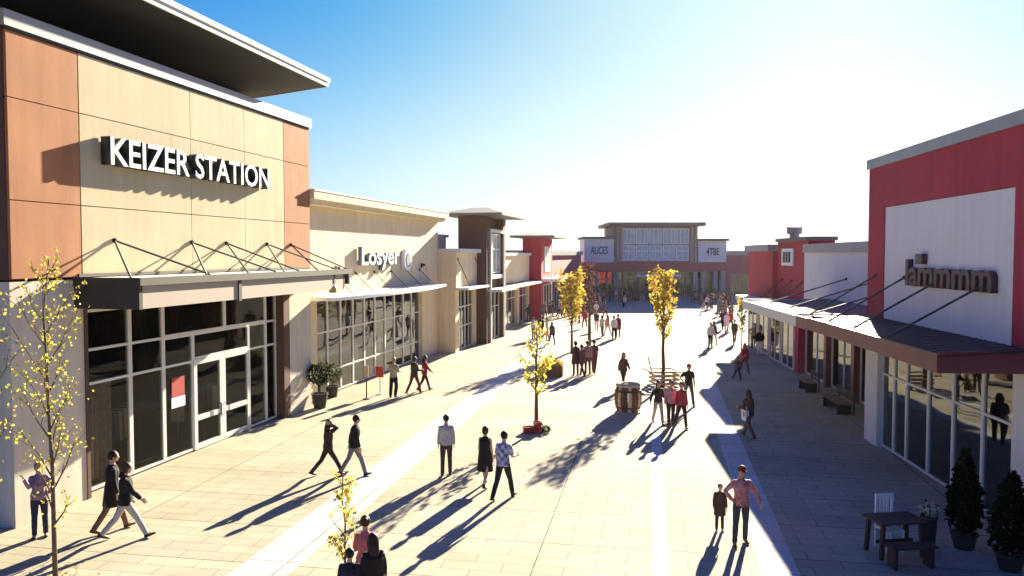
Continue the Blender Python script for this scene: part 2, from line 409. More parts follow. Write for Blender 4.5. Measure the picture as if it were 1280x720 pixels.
def person_meshes(p, voxel=.012):
    """returns dict of part meshes in local space (facing +Y), 1.75 m tall"""
    J = skeleton(p); fem = p.get('fem', False); fat = p.get('fat', 1.0)
    up = J['up']; hip = J['hip']; X = Vector((1, 0, 0))
    out = {}
    # ---- body, one continuous surface
    b = MB()
    hw, ww, cw = (.165, .120, .145) if fem else (.158, .135, .165)
    T = [(-.10, .10, .085), (-.03, hw, .115), (.05, hw * .98, .115), (.16, ww, .095), (.30, cw * .98, .115), (.40, cw, .11), (.46, cw * .8, .088), (.505, cw * .45, .066), (.54, .058, .056)]
    b.tube([hip + up * t[0] for t in T], [(t[1] * fat, t[2] * fat) for t in T], 14, side=X)
    b.tube([J['neck'] - up * .04, J['neck'] + up * .05, J['head'] - Vector((0, .01, .05))], [.062, .052, .05], 10)
    HR = hair_and_head(p, J); hd = J['head']
    b.ball(hd, (.080, .102, .114), 14, 10, rot=HR)
    b.ball(hd + HR @ Vector((0, .032, -.055)), (.055, .062, .062), 12, 8, rot=HR)
    b.tube([hd + HR @ Vector((0, .085, .02)), hd + HR @ Vector((0, .108, -.022)), hd + HR @ Vector((0, .09, -.034))], [.008, .016, .012], 6)
    for s in (1, -1):
        b.ball(hd + HR @ Vector((s * .076, -.005, -.01)), (.012, .02, .03), 8, 6, rot=HR)
    for s, nm in ((1, 'r'), (-1, 'l')):
        b.tube([J['hip' + nm] + Vector((0, 0, .05)), J['hip' + nm].lerp(J['knee' + nm], .3), J['knee' + nm], J['knee' + nm].lerp(J['ank' + nm], .3), J['ank' + nm]],
               [.088 * fat, .078 * fat, .054, .056, .036], 12)
        b.tube([J['heel' + nm], J['ank' + nm].lerp(J['toe' + nm], .45) - Vector((0, 0, .012)), J['toe' + nm]], [(.034, .034), (.04, .032), (.032, .02)], 8)
        b.tube([J['sh' + nm] + Vector((-s * .09, 0, 0)), J['sh' + nm]], [.05, .042], 10); b.ball(J['sh' + nm] + Vector((-s * .008, 0, -.008)), (.054,) * 3, 10, 8)
        b.tube([J['sh' + nm], J['sh' + nm].lerp(J['el' + nm], .4), J['el' + nm], J['el' + nm].lerp(J['wr' + nm], .35), J['wr' + nm]],
               [.052 * fat, .046 * fat, .038, .037, .026], 10)
        # hand: palm, four unequal bent fingers, thumb off the side near the palm base
        fd = J['fd' + nm]; side = Vector((0, 1, 0)) - fd * fd.y
        if side.length < .2: side = Vector((0, 0, 1)) - fd * fd.z
        side.normalize(); pal = fd.cross(side) * s
        w = J['wr' + nm]
        b.tube([w, w + fd * .03, w + fd * .085], [(.02, .026), (.018, .036), (.014, .04)], 8, side=pal)
        for i, (off, ln) in enumerate(((.032, .068), (.011, .078), (-.011, .072), (-.032, .056))):
            a = w + fd * .08 + side * off
            m1 = a + (fd + side * off * 3.5 - pal * .12).normalized() * ln * .5
            m2 = m1 + (fd * .85 + side * off * 3 - pal * .55).normalized() * ln * .5
            b.tube([a, m1, m2], [.0095, .009, .007], 6)
        a = w + fd * .022 + side * .026
        b.tube([a, a + (fd * .6 + side * .8).normalized() * .035, a + (fd * .75 + side * .6 - pal * .2).normalized() * .068], [.012, .011, .008], 6)
    out['body'] = remesh(b, voxel * .72 if voxel < .015 else voxel, 2)
    # ---- upper garment
    top = p.get('top', 'shirt'); g = MB(); e = .016 if top == 'shirt' else .028
    drop = {'shirt': -.06, 'jacket': -.10, 'coat': -.36, 'dress': -.46, 'vest': -.05}[top]
    st = [(.53, .062, .062), (.505, cw * .46 + e * .5, .072 + e * .5), (.46, cw * .80 + e * .6, .092 + e * .7), (.40, cw + e, .11 + e), (.30, cw + e, .115 + e), (.16, ww + e * 1.3, .10 + e), (.05, hw + e, .118 + e)]
    if drop < -.2:
        st += [(-.05, hw + e + .015, .125 + e), (drop * .6, hw + e + .03, .13 + e + .02), (drop, hw + e + (.055 if top == 'dress' else .035), .14 + e + .03)]
    else:
        st += [(drop, hw + e + .004, .12 + e)]
    g.tube([hip + (up * t[0] if t[0] > 0 else Vector((0, 0, t[0]))) for t in st], [(t[1] * fat, t[2] * fat) for t in st], 16, side=X)
    slv = p.get('sleeve', 'long')
    for s, nm in ((1, 'r'), (-1, 'l')):
        sh, el, wr = J['sh' + nm], J['el' + nm], J['wr' + nm]
        base = sh + Vector((-s * .07, 0, .0)); sh = sh + Vector((-s * .012, 0, -.012))
        if slv != 'none': g.ball(sh, (.052 + e * .4,) * 3, 10, 8)
        if slv == 'long':
            g.tube([base, sh], [.045 + e * .3, .036 + e * .3], 10)
            g.tube([sh, sh.lerp(el, .45), el, el.lerp(wr, .5), wr - (wr - el).normalized() * .02], [.054 + e * .5, .052 + e * .6, .045 + e * .6, .042 + e * .5, .034 + e * .5], 10)
        elif slv == 'short':
            g.tube([base, sh], [.05 + e * .4, .04 + e * .4], 10)
            g.tube([sh, sh.lerp(el, .75)], [.056 + e * .5, .056 + e], 10)
    if p.get('collar', False):
        g.tube([J['neck'] - up * .02, J['neck'] + up * .055], [.075, .07], 10)
    if p.get('hood', False):
        g.ball(J['neck'] + Vector((0, -.075, .0)), (.10, .07, .07), 10, 8)
    out['top'] = remesh(g, voxel, 3, .016)
    # ---- lower garment
    if top != 'dress' and p.get('bottom', 'trousers') == 'trousers':
        g = MB()
        g.tube([hip + Vector((0, 0, z)) for z in (.06, -.03, -.11)], [(hw + .008, .122), (hw + .012, .126), (.11, .10)], 14, side=X)
        tw = p.get('leg_w', 1.0)
        for s, nm in ((1, 'r'), (-1, 'l')):
            h, k, a = J['hip' + nm], J['knee' + nm], J['ank' + nm]
            g.tube([h + Vector((0, 0, .04)), h.lerp(k, .3), k, k.lerp(a, .35), a - Vector((0, 0, .02))], [.094 * fat, .09 * fat, .066 * tw, .064 * tw, .056 * tw], 12)
        out['bottom'] = remesh(g, voxel, 3, .012)
    elif p.get('bottom') == 'skirt':
        g = MB()
        g.tube([hip + Vector((0, 0, z)) for z in (.10, -.02, -.2, -.42)], [(ww + .02, .115), (hw + .02, .135), (hw + .04, .155), (hw + .06, .17)], 16, side=X)
        out['bottom'] = remesh(g, voxel, 3, .012)
    # ---- shoes
    for s, nm in ((1, 'r'), (-1, 'l')):
        g = MB()
        hl, an, to = J['heel' + nm], J['ank' + nm], J['toe' + nm]
        g.tube([hl - (to - hl).normalized() * .02, hl.lerp(to, .18), hl.lerp(to, .55), hl.lerp(to, .85), to + (to - hl).normalized() * .02], [(.03, .03), (.04, .036), (.047, .034), (.046, .028), (.03, .02)], 10)
        g.tube([an + Vector((0, 0, .035)), an - Vector((0, 0, .035))], [.043, .045], 8)
        out['shoe' + nm] = remesh(g, max(voxel * .8, .009), 2)
    # ---- hair / hat
    g = MB(); hs = p.get('hair', 'short')
    g.ball(hd + HR @ Vector((0, -.02, .022)), (.094, .106, .112), 14, 10, rot=HR)
    if hs == 'long':
        g.tube([hd + HR @ Vector((0, -.04, .03)), hd + HR @ Vector((0, -.085, -.06)), J['neck'] + Vector((0, -.085, -.02)), J['neck'] + Vector((0, -.10, -.16))],
               [(.085, .06), (.09, .05), (.095, .045), (.06, .03)], 12, side=X)
        for s in (1, -1):
            g.tube([hd + HR @ Vector((s * .06, 0, .05)), hd + HR @ Vector((s * .082, -.015, -.04)), J['neck'] + Vector((s * .075, .0, -.02))], [.03, .032, .022], 8)
    elif hs == 'bun':
        g.ball(hd + HR @ Vector((0, -.11, .06)), (.05, .045, .045), 10, 8)
    elif hs == 'bob':
        g.ball(hd + HR @ Vector((0, -.035, -.025)), (.098, .085, .095), 12, 8)
    out['hair'] = remesh(g, max(voxel, .011), 2, .012)
    if p.get('hat'):
        g = MB()
        g.ball(hd + HR @ Vector((0, -.008, .05)), (.09, .105, .085), 14, 8, rot=HR)
        g.tube([hd + HR @ Vector((0, .06, .055)), hd + HR @ Vector((0, .17, .04))], [(.075, .012), (.055, .01)], 10, side=X)
        out['hat'] = remesh(g, .011, 2)
    # eyes
    for s, nm in ((1, 'r'), (-1, 'l')):
        g = MB(); g.ball(hd + HR @ Vector((s * .03, .088, .008)), (.013, .008, .008), 8, 6)
        out['eye' + nm] = g.mesh('eye', [])
    return out

PART = {'body': 'body', 'top': None, 'bottom': None, 'shoer': 'shoe', 'shoel': 'shoe', 'hair': 'hair', 'hat': 'hat', 'eyer': 'eye', 'eyel': 'eye'}
_cm = {}
def cloth(c, rough=.85):
    if not isinstance(c, (tuple, list)): return c
    k = (tuple(round(x, 3) for x in c), rough)
    if k not in _cm:
        _cm[k] = mat('cloth', c, rough, .18, 7, spec=.25)
    return _cm[k]

SKIN = [mat('skin_light', (.50, .29, .20), .6, .06, 6), mat('skin_tan', (.34, .18, .11), .6, .06, 6), mat('skin_dark', (.14, .075, .05), .6, .06, 6)]
EYE = mat('eye_dark', (.03, .02, .018), .3, 0)
SHOE = {'dark': cloth((.025, .02, .018), .6), 'white': cloth((.6, .58, .55), .6), 'brown': cloth((.12, .06, .03), .6)}
TOPNAME = {'shirt': 'shirt', 'jacket': 'jacket', 'coat': 'coat', 'dress': 'dress', 'vest': 'vest'}

def slot(o, m):
    if len(o.data.materials) == 0: o.data.materials.append(None)
    o.material_slots[0].link = 'OBJECT'
    o.material_slots[0].material = m

def make_person(label, x, y, heading, h, p, topc, botc, hairc=(.025, .017, .012), skin=0, shoes='dark', voxel=.012, group=None, hatc=None, eyes=True, cat='person', name='person', z=0.0):
    root = thing(name, label, cat, (x, y, z), R(heading), group)
    root.scale = (h / 1.75,) * 3
    ms = person_meshes(p, voxel)
    for k, me in ms.items():
        if k.startswith('eye') and not eyes: continue
        nm = PART[k] or (TOPNAME[p.get('top', 'shirt')] if k == 'top' else p.get('bottom', 'trousers'))
        me.name = nm
        o = new_obj(nm, me, root)
        mt = {'body': SKIN[skin], 'top': cloth(topc), 'bottom': cloth(botc), 'hair': cloth(hairc, .6), 'hat': cloth(hatc or (.3, .03, .03)),
              'shoer': SHOE[shoes], 'shoel': SHOE[shoes], 'eyer': EYE, 'eyel': EYE}[k]
        slot(o, mt)
        o['role'] = k
    return root

def place_copy(proto, label, x, y, heading, h, topc, botc, hairc=None, skin=0, group=None):
    c = copy_tree(proto)
    c.location = (x, y, 0); c.rotation_euler = (0, 0, R(heading)); c.scale = (h / 1.75,) * 3
    c['label'] = label
    if group: c['group'] = group
    elif 'group' in c: del c['group']
    for ch in c.children:
        k = ch['role']
        if k == 'body': ch.material_slots[0].material = SKIN[skin]
        elif k == 'top': ch.material_slots[0].material = cloth(topc)
        elif k == 'bottom': ch.material_slots[0].material = cloth(botc)
        elif k == 'hair' and hairc: ch.material_slots[0].material = cloth(hairc, .6)
    return c

# ------------------------------------------------------------------ trees and plants
def add_leaf(mb, c, size, m=0):
    a = rng.uniform(0, 6.283); t = rng.uniform(-1.2, 1.2)
    d = Vector((math.cos(a) * math.cos(t), math.sin(a) * math.cos(t), math.sin(t)))
    s = d.cross(Vector((rng.uniform(-1, 1), rng.uniform(-1, 1), rng.uniform(-1, 1)))).normalized()
    n = d.cross(s)
    L = size * rng.uniform(.7, 1.3); w = L * .36
    b = len(mb.v)
    mb.v += [tuple(c), tuple(c + d * L * .5 + s * w + n * L * .08), tuple(c + d * L), tuple(c + d * L * .5 - s * w + n * L * .08)]
    mb.f.append((b, b + 1, b + 2, b + 3)); mb.m.append(m)

def raw_mesh(mb, name, mats, parent):
    me = bpy.data.meshes.new(name); me.from_pydata(mb.v, [], mb.f)
    for mt in mats: me.materials.append(mt)
    me.polygons.foreach_set('material_index', mb.m); me.update()
    return new_obj(name, me, parent)

def tree(name, label, x, y, h, clear, width, nleaf, lsize, lmats, group=None, tr=.06, nlimb=16, rise=55, shape='col', trunk_m=None):
    root = thing(name, label, 'tree', (x, y, 0), 0, group)
    tk = MB(); lf = MB()
    bend = [Vector((rng.uniform(-1, 1), rng.uniform(-1, 1), 0)) * .03 * h * (i / 6) for i in range(7)]
    P = [Vector((0, 0, h * .97 * i / 6)) + bend[i] * .5 for i in range(7)]
    tk.tube(P, [tr * (1 - .85 * i / 6) + .006 for i in range(7)], 8)
    tw = []
    for i in range(nlimb):
        f = clear + (0.95 - clear) * (i + rng.random() * .7) / nlimb
        zz = f * h; k = min(5, int(f / .97 * 6)); q = f / .97 * 6 - k
        base = P[k].lerp(P[k + 1], q)
        g = (f - clear) / (1 - clear)
        prof = math.sin(math.pi * min(1, g * .85 + .15)) ** .7 if shape == 'col' else (1 - g) ** .7 * .9 + .15
        ln = width * prof * rng.uniform(.75, 1.2) / math.cos(R(rise)) * .75
        a = i * 2.4 + rng.uniform(-.5, .5)
        d = Vector((math.cos(a) * math.cos(R(rise)), math.sin(a) * math.cos(R(rise)), math.sin(R(rise))))
        mid = base + d * ln * .5 + Vector((rng.uniform(-1, 1), rng.uniform(-1, 1), 0)) * .06 * ln
        tip = base + d * ln + Vector((0, 0, ln * .12))
        r0 = tr * (1 - .8 * f) * .45 + .004
        tk.tube([base, mid, tip], [r0, r0 * .65, .004], 5)
        tw.append((base, mid, tip, ln))
        for j in range(3):
            s = base.lerp(mid, .6) if j == 0 else mid.lerp(tip, .3 * j)
            dd = (d + Vector((rng.uniform(-1, 1), rng.uniform(-1, 1), rng.uniform(-.1, .7))) * .8).normalized()
            e = s + dd * ln * .42
            tk.tube([s, e], [r0 * .4 + .002, .003], 4)
            tw.append((s, s.lerp(e, .5), e, ln * .45))
    tw.append((P[4], P[5], P[6], h * .3))
    wts = [t[3] for t in tw]
    for _ in range(nleaf):
        b0, m0, t0, ln = rng.choices(tw, wts)[0]
        q = rng.uniform(.15, 1.05)
        c = b0.lerp(m0, q * 2) if q < .5 else m0.lerp(t0, q * 2 - 1)
        if mnoise.noise(Vector((c.x * 2.1 + x, c.y * 2.1, c.z * 2.1))) < -.22: continue
        c = c + Vector((rng.gauss(0, 1), rng.gauss(0, 1), rng.gauss(0, 1))) * min(.13, ln * .13)
        add_leaf(lf, c, lsize, rng.randrange(len(lmats)))
    tk.build('trunk', trunk_m or M['bark'], root, smooth=True)
    raw_mesh(lf, 'crown', lmats, root)
    return root

def bush_leaves(mb, c, r, n, size, nm=1, squash=(1, 1, 1), cone=False):
    for _ in range(n):
        while True:
            v = Vector((rng.uniform(-1, 1), rng.uniform(-1, 1), rng.uniform(-1, 1)))
            if v.length <= 1: break
        v = v.normalized() * (v.length ** .4)
        if cone:
            k = (1 - v.z) * .5
            v = Vector((v.x * (k ** .8 + .08), v.y * (k ** .8 + .08), v.z))
        w = 1 + .25 * mnoise.noise(v * 2.5 + Vector(c))
        add_leaf(mb, Vector(c) + Vector((v.x * r * squash[0] * w, v.y * r * squash[1] * w, v.z * r * squash[2] * w)), size, rng.randrange(nm))
# ------------------------------------------------------------------ setting
LF = Frame((-8.4, 33.3), (.21, .977), (.977, -.21))
RF = Frame((12.27, 27.6), (.09, .996), (-.996, .09))
CF = Frame((21.6, 120), (1, 0), (0, -1))

g = MB(); g.quad([(-450, -450, 0), (450, -450, 0), (450, 450, 0), (-450, 450, 0)])
o = g.build('plaza_ground', paving_mat('plaza_paving', (.49, .45, .335), R(10), 1.25, .44, (.20, .18, .135), .05)); tag(o, kind='structure')
BANDM = paving_mat('pale_band_paving', (.66, .66, .63), R(10.5), 1.3, .62, (.30, .29, .26), .035)
def band(a, b, w):
    a = Vector(a); b = Vector(b); d = (b - a).normalized(); s = Vector((d.y, -d.x)) * w * .5
    m = MB(); m.quad([(*(a - s), .004), (*(a + s), .004), (*(b + s), .004), (*(b - s), .004)])
    tag(m.build('paving_band', BANDM), kind='structure')
band((-5.05 - 1.9, 5.5), (-5.05 + 5.05 * 2.1, 15.9 + 27.6 * 2.1), 1.2)
band((2.0, 10.0), (9.2, 52.0), .34)
band((6.3 - 2.9, 5.0), (11.5, 49), .75)

def root_thing(name, label, cat, loc, group=None):
    return thing(name, label, cat, (loc[0], loc[1], 0), 0, group)
def pb(mb, name, mats, root, bevel=0):
    o = mb.build(name, mats, root, bevel=bevel); o.location = -Vector(root.location); return o

def window(root, F, u0, u1, z0, z1, n, fm, gm, vm=(), hm=(), fw=.06, d=.10, name='window', label=None):
    f = MB(); e = .002
    u0 += e; u1 -= e
    f.box(F, u0, u0 + fw, n - d, n, z0, z1); f.box(F, u1 - fw, u1, n - d, n, z0, z1)
    f.box(F, u0 + fw, u1 - fw, n - d, n, z0, z0 + fw); f.box(F, u0 + fw, u1 - fw, n - d, n, z1 - fw, z1)
    vs = sorted(vm)
    for z in hm: f.box(F, u0 + fw, u1 - fw, n - d, n - .003, z - fw * .5, z + fw * .5)
    for v in vs: f.box(F, v - fw * .4, v + fw * .4, n - d + .004, n - .006, z0 + fw, z1 - fw)
    o = pb(f, name, fm, root)
    p = MB(); p.box(F, u0 + fw, u1 - fw, n - d * .6, n - d * .45, z0 + fw, z1 - fw)
    p.build('pane', gm, o)
    if label: o['label'] = label
    return o

def rods(root, F, pairs, m, r=.028):
    for (a, b) in pairs:
        t = MB(); A = F.p(*a); B = F.p(*b)
        t.tube([A, B], r, 6); t.ball(A, .07, 8, 6)
        pb(t, 'tie_rod', m, root)

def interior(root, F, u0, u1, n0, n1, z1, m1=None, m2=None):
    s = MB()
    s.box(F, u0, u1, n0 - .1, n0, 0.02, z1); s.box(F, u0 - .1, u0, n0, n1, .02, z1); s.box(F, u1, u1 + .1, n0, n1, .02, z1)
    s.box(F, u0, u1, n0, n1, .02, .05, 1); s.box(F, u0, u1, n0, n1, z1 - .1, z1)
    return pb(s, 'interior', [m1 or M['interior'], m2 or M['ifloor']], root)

def letters(root, F, text, u0, n0, z0, height, length, depth, face, side, du=1, offset=.0, gap_mats=None):
    """upright solid letters along u (du=+1 or -1 is the reading direction), one child mesh each"""
    def mk(s):
        c = bpy.data.curves.new('t', 'FONT'); c.body = s; c.size = 1; c.extrude = .5; c.offset = offset; c.resolution_u = 3
        o = bpy.data.objects.new('t', c); COL.objects.link(o)
        dg = bpy.context.evaluated_depsgraph_get()
        me = bpy.data.meshes.new_from_object(o.evaluated_get(dg))
        bpy.data.objects.remove(o); bpy.data.curves.remove(c)
        return me
    items = []; pre = ''
    for ch in text:
        pre += ch
        if ch == ' ': continue
        a = mk(pre); full = max(v.co.x for v in a.vertices); bpy.data.meshes.remove(a)
        me = mk(ch); mx = max(v.co.x for v in me.vertices)
        items.append((me, full - mx))
    x0 = min(min(v.co.x for v in me.vertices) + dx for me, dx in items)
    x1 = max(max(v.co.x for v in me.vertices) + dx for me, dx in items)
    y1 = max(max(v.co.y for v in me.vertices) for me, dx in items)
    for me, dx in items:
        zs = [(v.co.z) for v in me.vertices]
        me.materials.clear(); me.materials.append(face); me.materials.append(side)
        for pl in me.polygons: pl.material_index = 0 if pl.normal.z > .9 else 1
        for v in me.vertices:
            u = u0 + du * (v.co.x + dx - x0) / (x1 - x0) * length
            n = n0 + (v.co.z + .5) * depth
            v.co = F.p(u, n, z0 + v.co.y / y1 * height)
        bm = bmesh.new(); bm.from_mesh(me); bmesh.ops.remove_doubles(bm, verts=bm.verts, dist=1e-4)
        bmesh.ops.recalc_face_normals(bm, faces=bm.faces); bm.to_mesh(me); bm.free()
        me.name = 'letter'
        o = new_obj('letter', me, root); o.location = -Vector(root.location)

# ------------------------------------------------------------------ left row, first shop
b1 = root_thing('shop_building', 'tan and rust stucco corner shop with high dark overhanging roof and black canopy', 'shop building', LF.p(-7, 0, 0))
U0, U1 = -15.2, 0.0
w = MB()
w.box(LF, U0, U1, -14, -.05, 5.8, 11.6)
w.box(LF, U0, U1, -14, -7.2, 0, 5.8)
pb(w, 'wall', M['brown'], b1)
w = MB()
w.box(LF, U0, -12.85, -7.2, 0, 0, 5.76); pb(w, 'pier', M['pale'], b1)
w = MB(); w.box(LF, -1.9, U1, -7.2, 0, 0, 5.76); pb(w, 'pier', M['pale'], b1)
w = MB(); w.box(LF, -12.85, -1.9, -.5, -.02, 4.98, 5.76); pb(w, 'lintel', M['pale'], b1)
def panels(root, F, ul, zl, n0, n1, m, name):
    p = MB(); g = .012
    for a, b in zip(ul[:-1], ul[1:]):
        for c, d in zip(zl[:-1], zl[1:]):
            p.box(F, a + g, b - g, n0, n1, c + g, d - g)
    return pb(p, name, m, root)
ZL = [5.82, 7.66, 10.02, 11.55]
panels(b1, LF, [U0 + .03, -12.95], ZL, -.05, .03, M['rust'], 'rust_panel')
panels(b1, LF, [-12.93, -8.2, -5.05, -2.22], ZL, -.05, .03, M['tan'], 'tan_panel')
panels(b1, LF, [-2.2, -.03], ZL, -.05, .03, M['rust'], 'rust_panel')
c = MB(); c.box(LF, U0 - .06, U1 + .06, -.5, .10, 11.62, 11.98); c.box(LF, U0 - .06, U1 + .06, -14, -13.6, 11.62, 11.98)
c.box(LF, U0 - .06, U0 + .3, -13.6, -.5, 11.62, 11.98); c.box(LF, U1 - .3, U1 + .06, -13.6, -.5, 11.62, 11.98)
pb(c, 'parapet_cap', M['grey'], b1)
c = MB(); c.box(LF, U0 - .02, U1 + .02, -.05, .06, 11.555, 11.615); pb(c, 'trim_strip', M['dark'], b1)
c = MB(); c.box(LF, U0 - 4, -.9, -11, -2.2, 11.7, 12.85); pb(c, 'clerestory', M['dark'], b1)
# roof slab rising outwards
r = MB()
def slab(mb, F, u0, u1, na, za, nb, zb, th, m=0):
    mb.hexa([F.p(u0, na, za), F.p(u1, na, za), F.p(u1, nb, zb), F.p(u0, nb, zb),
             F.p(u0, na, za + th), F.p(u1, na, za + th), F.p(u1, nb, zb + th), F.p(u0, nb, zb + th)], m)
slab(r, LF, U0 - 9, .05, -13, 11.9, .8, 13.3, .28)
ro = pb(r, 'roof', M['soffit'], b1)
r = MB(); slab(r, LF, U0 - 9, .09, .8, 13.28, .86, 13.29, .32); slab(r, LF, U0 - 9, .12, .86, 13.46, .91, 13.47, .15)
slab(r, LF, .05, .09, -13, 11.88, .8, 13.27, .32)
r.build('fascia', M['roofedge'], ro)
# canopy
c = MB()
c.box(LF, -13.25, -.35, .05, 1.95, 5.72, 5.80, 1)
c.box(LF, -13.27, -.33, 1.95, 2.0, 5.62, 5.82, 0); c.box(LF, -13.3, -13.25, .05, 2.0, 5.62, 5.82, 0); c.box(LF, -.35, -.28, .05, 1.95, 5.62, 5.82, 0)
cn = pb(c, 'canopy', [M['dark'], M['fascia']], b1)
c = MB(); c.box(LF, -13.2, -8.7, 1.78, 1.9, 5.03, 5.62); c.box(LF, -8.52, -1.0, 1.78, 1.9, 5.03, 5.62)
c.build('fascia', M['beige'], cn)
c = MB(); c.box(LF, -13.23, -13.1, .02, 1.91, 5.02, 5.68); c.box(LF, -8.69, -8.53, 1.7, 1.94, 4.98, 5.64); c.box(LF, -.96, -.84, .02, 1.9, 5.02, 5.68); c.box(LF, -13.1, -.96, .02, 1.75, 5.4, 5.46)
c.box(LF, -.42, -.3, 1.6, 1.9, 5.2, 5.62)
c.build('bracket', M['dark'], cn)
c = MB(); c.box(LF, -13.1, -1.0, .0, .08, 5.82, 5.9); c.build('flashing', M['dark'], cn)
prs = []
for s_, hw in ((-11.75, 1.7), (-8.25, 2.0), (-6.3, 1.7), (-3.6, 2.1), (-1.75, 1.4)):
    prs += [((s_, .06, 6.78), (s_ - hw, 1.85, 5.82)), ((s_, .06, 6.78), (min(s_ + hw, -.5), 1.85, 5.82))]
rods(b1, LF, prs, M['dark'])
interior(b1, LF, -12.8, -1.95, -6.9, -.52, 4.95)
for a, b in ((-2.35, -1.88), (-12.9, -12.78)):
    j = MB(); j.box(LF, a, b, -.5, .03, 0, 4.96); pb(j, 'jamb', M['brown'], b1)
wn = -.30; zt = [2.94, 3.85]
us = [-12.76, -10.75, -9.25]
for a, b in zip(us[:-1], us[1:]): window(b1, LF, a, b, .05, 4.93, wn, M['alu'], M['glassdim'], hm=zt, fw=.075)
window(b1, LF, -9.25, -7.75, .05, 3.85, wn, M['alu'], M['glassdim'], hm=[2.94], fw=.075)
window(b1, LF, -7.75, -4.35, 2.99, 3.85, wn, M['alu'], M['glassdim'], fw=.075)
window(b1, LF, -9.25, -5.9, 3.853, 4.93, wn, M['alu'], M['glassdim'], fw=.075)
window(b1, LF, -5.9, -3.15, 3.853, 4.93, wn, M['alu'], M['glassdim'], fw=.075)
window(b1, LF, -4.35, -3.15, .05, 3.85, wn, M['alu'], M['glassdim'], hm=[2.94], fw=.075)
window(b1, LF, -3.15, -2.36, .05, 4.93, wn, M['alu'], M['glassdim'], hm=zt, fw=.075)
for a, b in ((-7.75, -6.1), (-6.1, -4.35)):
    d = window(b1, LF, a, b, .03, 2.985, wn + .02, M['alu'], M['glassdim'], hm=[1.05], fw=.17, name='door')
    h = MB(); uu = b - .24 if a < -7 else a + .24
    h.tube([LF.p(uu, wn + .09, .95), LF.p(uu, wn + .09, 1.35)], .02, 6); h.box(LF, uu - .015, uu + .015, wn, wn + .09, .96, .99); h.box(LF, uu - .015, uu + .015, wn, wn + .09, 1.31, 1.34)
    h.build('handle', M['dark'], d)
# curtain inside the first bay, poster on glass
cu = MB()
k = 40
for i in range(k):
    a = -12.6 + 1.5 * i / k; b = -12.6 + 1.5 * (i + 1) / k
    na = -.75 + .07 * math.sin(i * 1.3); nb = -.75 + .07 * math.sin((i + 1) * 1.3)
    cu.hexa([LF.p(a, na, .15), LF.p(b, nb, .15), LF.p(b, nb - .02, .15), LF.p(a, na - .02, .15), LF.p(a, na, 2.85), LF.p(b, nb, 2.85), LF.p(b, nb - .02, 2.85), LF.p(a, na - .02, 2.85)])
rt = root_thing('curtain', 'pale pleated curtain hanging behind the nearest pane of the tan shop', 'curtain', LF.p(-11.8, -.75, 0)); pb(cu, 'cloth', M['curtain'], rt)
rt = root_thing('poster', 'red poster with white strip on the shopfront glass beside the doors', 'poster', LF.p(-8.5, -.2, 0))
q = MB(); q.box(LF, -8.85, -8.2, -.33, -.322, 1.95, 2.55); pb(q, 'sheet', M['redpaint'], rt)
q = MB(); q.box(LF, -8.87, -8.18, -.33, -.32, 1.6, 1.93); pb(q, 'strip', M['letterwhite'], rt)
s1 = root_thing('shop_sign', 'row of deep white faced letters standing on the tan panels', 'sign', LF.p(-8, .3, 0))
letters(s1, LF, 'KEIZER STATION', -12.2, .06, 8.8, .74, 8.3, .30, M['letterwhite'], M['letterdark'], 1, .012)
lm = root_thing('wall_lantern', 'small yellow lantern hanging below the black canopy end', 'lamp', LF.p(-1.6, 1.8, 0))
q = MB(); q.lathe(LF.p(-1.8, 1.85, 4.9), [(.04, .0), (.17, .02), (.14, .22), (.05, .34), (.03, .36)], 12); pb(q, 'lamp_shade', M['brass'], lm)
q = MB(); q.box(LF, -1.86, -1.74, 1.78, 1.92, 5.27, 5.62); pb(q, 'hanger', M['dark'], lm)

# ------------------------------------------------------------------ second shop
LG = Frame(LF.p(0, -.4, 0), (.21, .977), (.977, -.21))
b2 = root_thing('shop_building', 'cream stucco shop with long overhanging cornice and tall mullioned windows', 'shop building', LG.p(9, 0, 0))
w = MB()
w.box(LG, .02, 19, -12, -.02, 4.4, 8.5)
w.box(LG, .02, 1.45, -6, -.02, 0, 4.4); w.box(LG, 15.8, 19, -6, -.02, 0, 4.4); w.box(LG, .02, 19, -12, -6, 0, 4.4)
pb(w, 'wall', M['cream'], b2)
c = MB(); c.box(LG, .0, 19.4, -.6, .62, 8.72, 9.06); c.box(LG, .0, 19.2, -.5, .45, 8.5, 8.72); c.box(LG, 0, 19.4, -12, -.6, 8.7, 8.9)
pb(c, 'cornice', M['cream'], b2)
c = MB(); c.box(LG, -.02, 19.42, -.62, .65, 9.06, 9.12); pb(c, 'cornice_cap', M['fascia'], b2)
# canopy with a bowed front
c = MB(); K = 16
for i in range(K):
    a = .6 + 16.6 * i / K; b = .6 + 16.6 * (i + 1) / K
    f = lambda u: 1.1 + .75 * math.sin(math.pi * (u - .6) / 16.6)
    c.hexa([LG.p(a, .0, 4.42), LG.p(b, .0, 4.42), LG.p(b, f(b), 4.42), LG.p(a, f(a), 4.42), LG.p(a, .0, 4.64), LG.p(b, .0, 4.64), LG.p(b, f(b), 4.56), LG.p(a, f(a), 4.56)])
pb(c, 'canopy', M['fascia'], b2)
rods(b2, LG, [((u, .03, 5.5), (u - .6, 1.2, 4.6)) for u in (3.2, 5.6, 8.0, 10.4, 12.8, 15.2)], M['bark'], .02)
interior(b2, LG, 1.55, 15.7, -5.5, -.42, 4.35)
us = [1.46 + (15.8 - 1.46) * i / 10 for i in range(11)]
for a, b in zip(us[:-1], us[1:]): window(b2, LG, a, b, .05, 4.38, -.2, M['alu'], M['glass'], hm=[1.1, 2.9], fw=.07)
s2 = root_thing('shop_sign', 'white channel letters with oval emblem on the cream wall', 'sign', LG.p(8, .2, 0))
letters(s2, LG, 'Losyer', 5.9, .03, 5.9, .88, 5.3, .2, M['letterwhite'], M['bluegrey'], 1, .02)
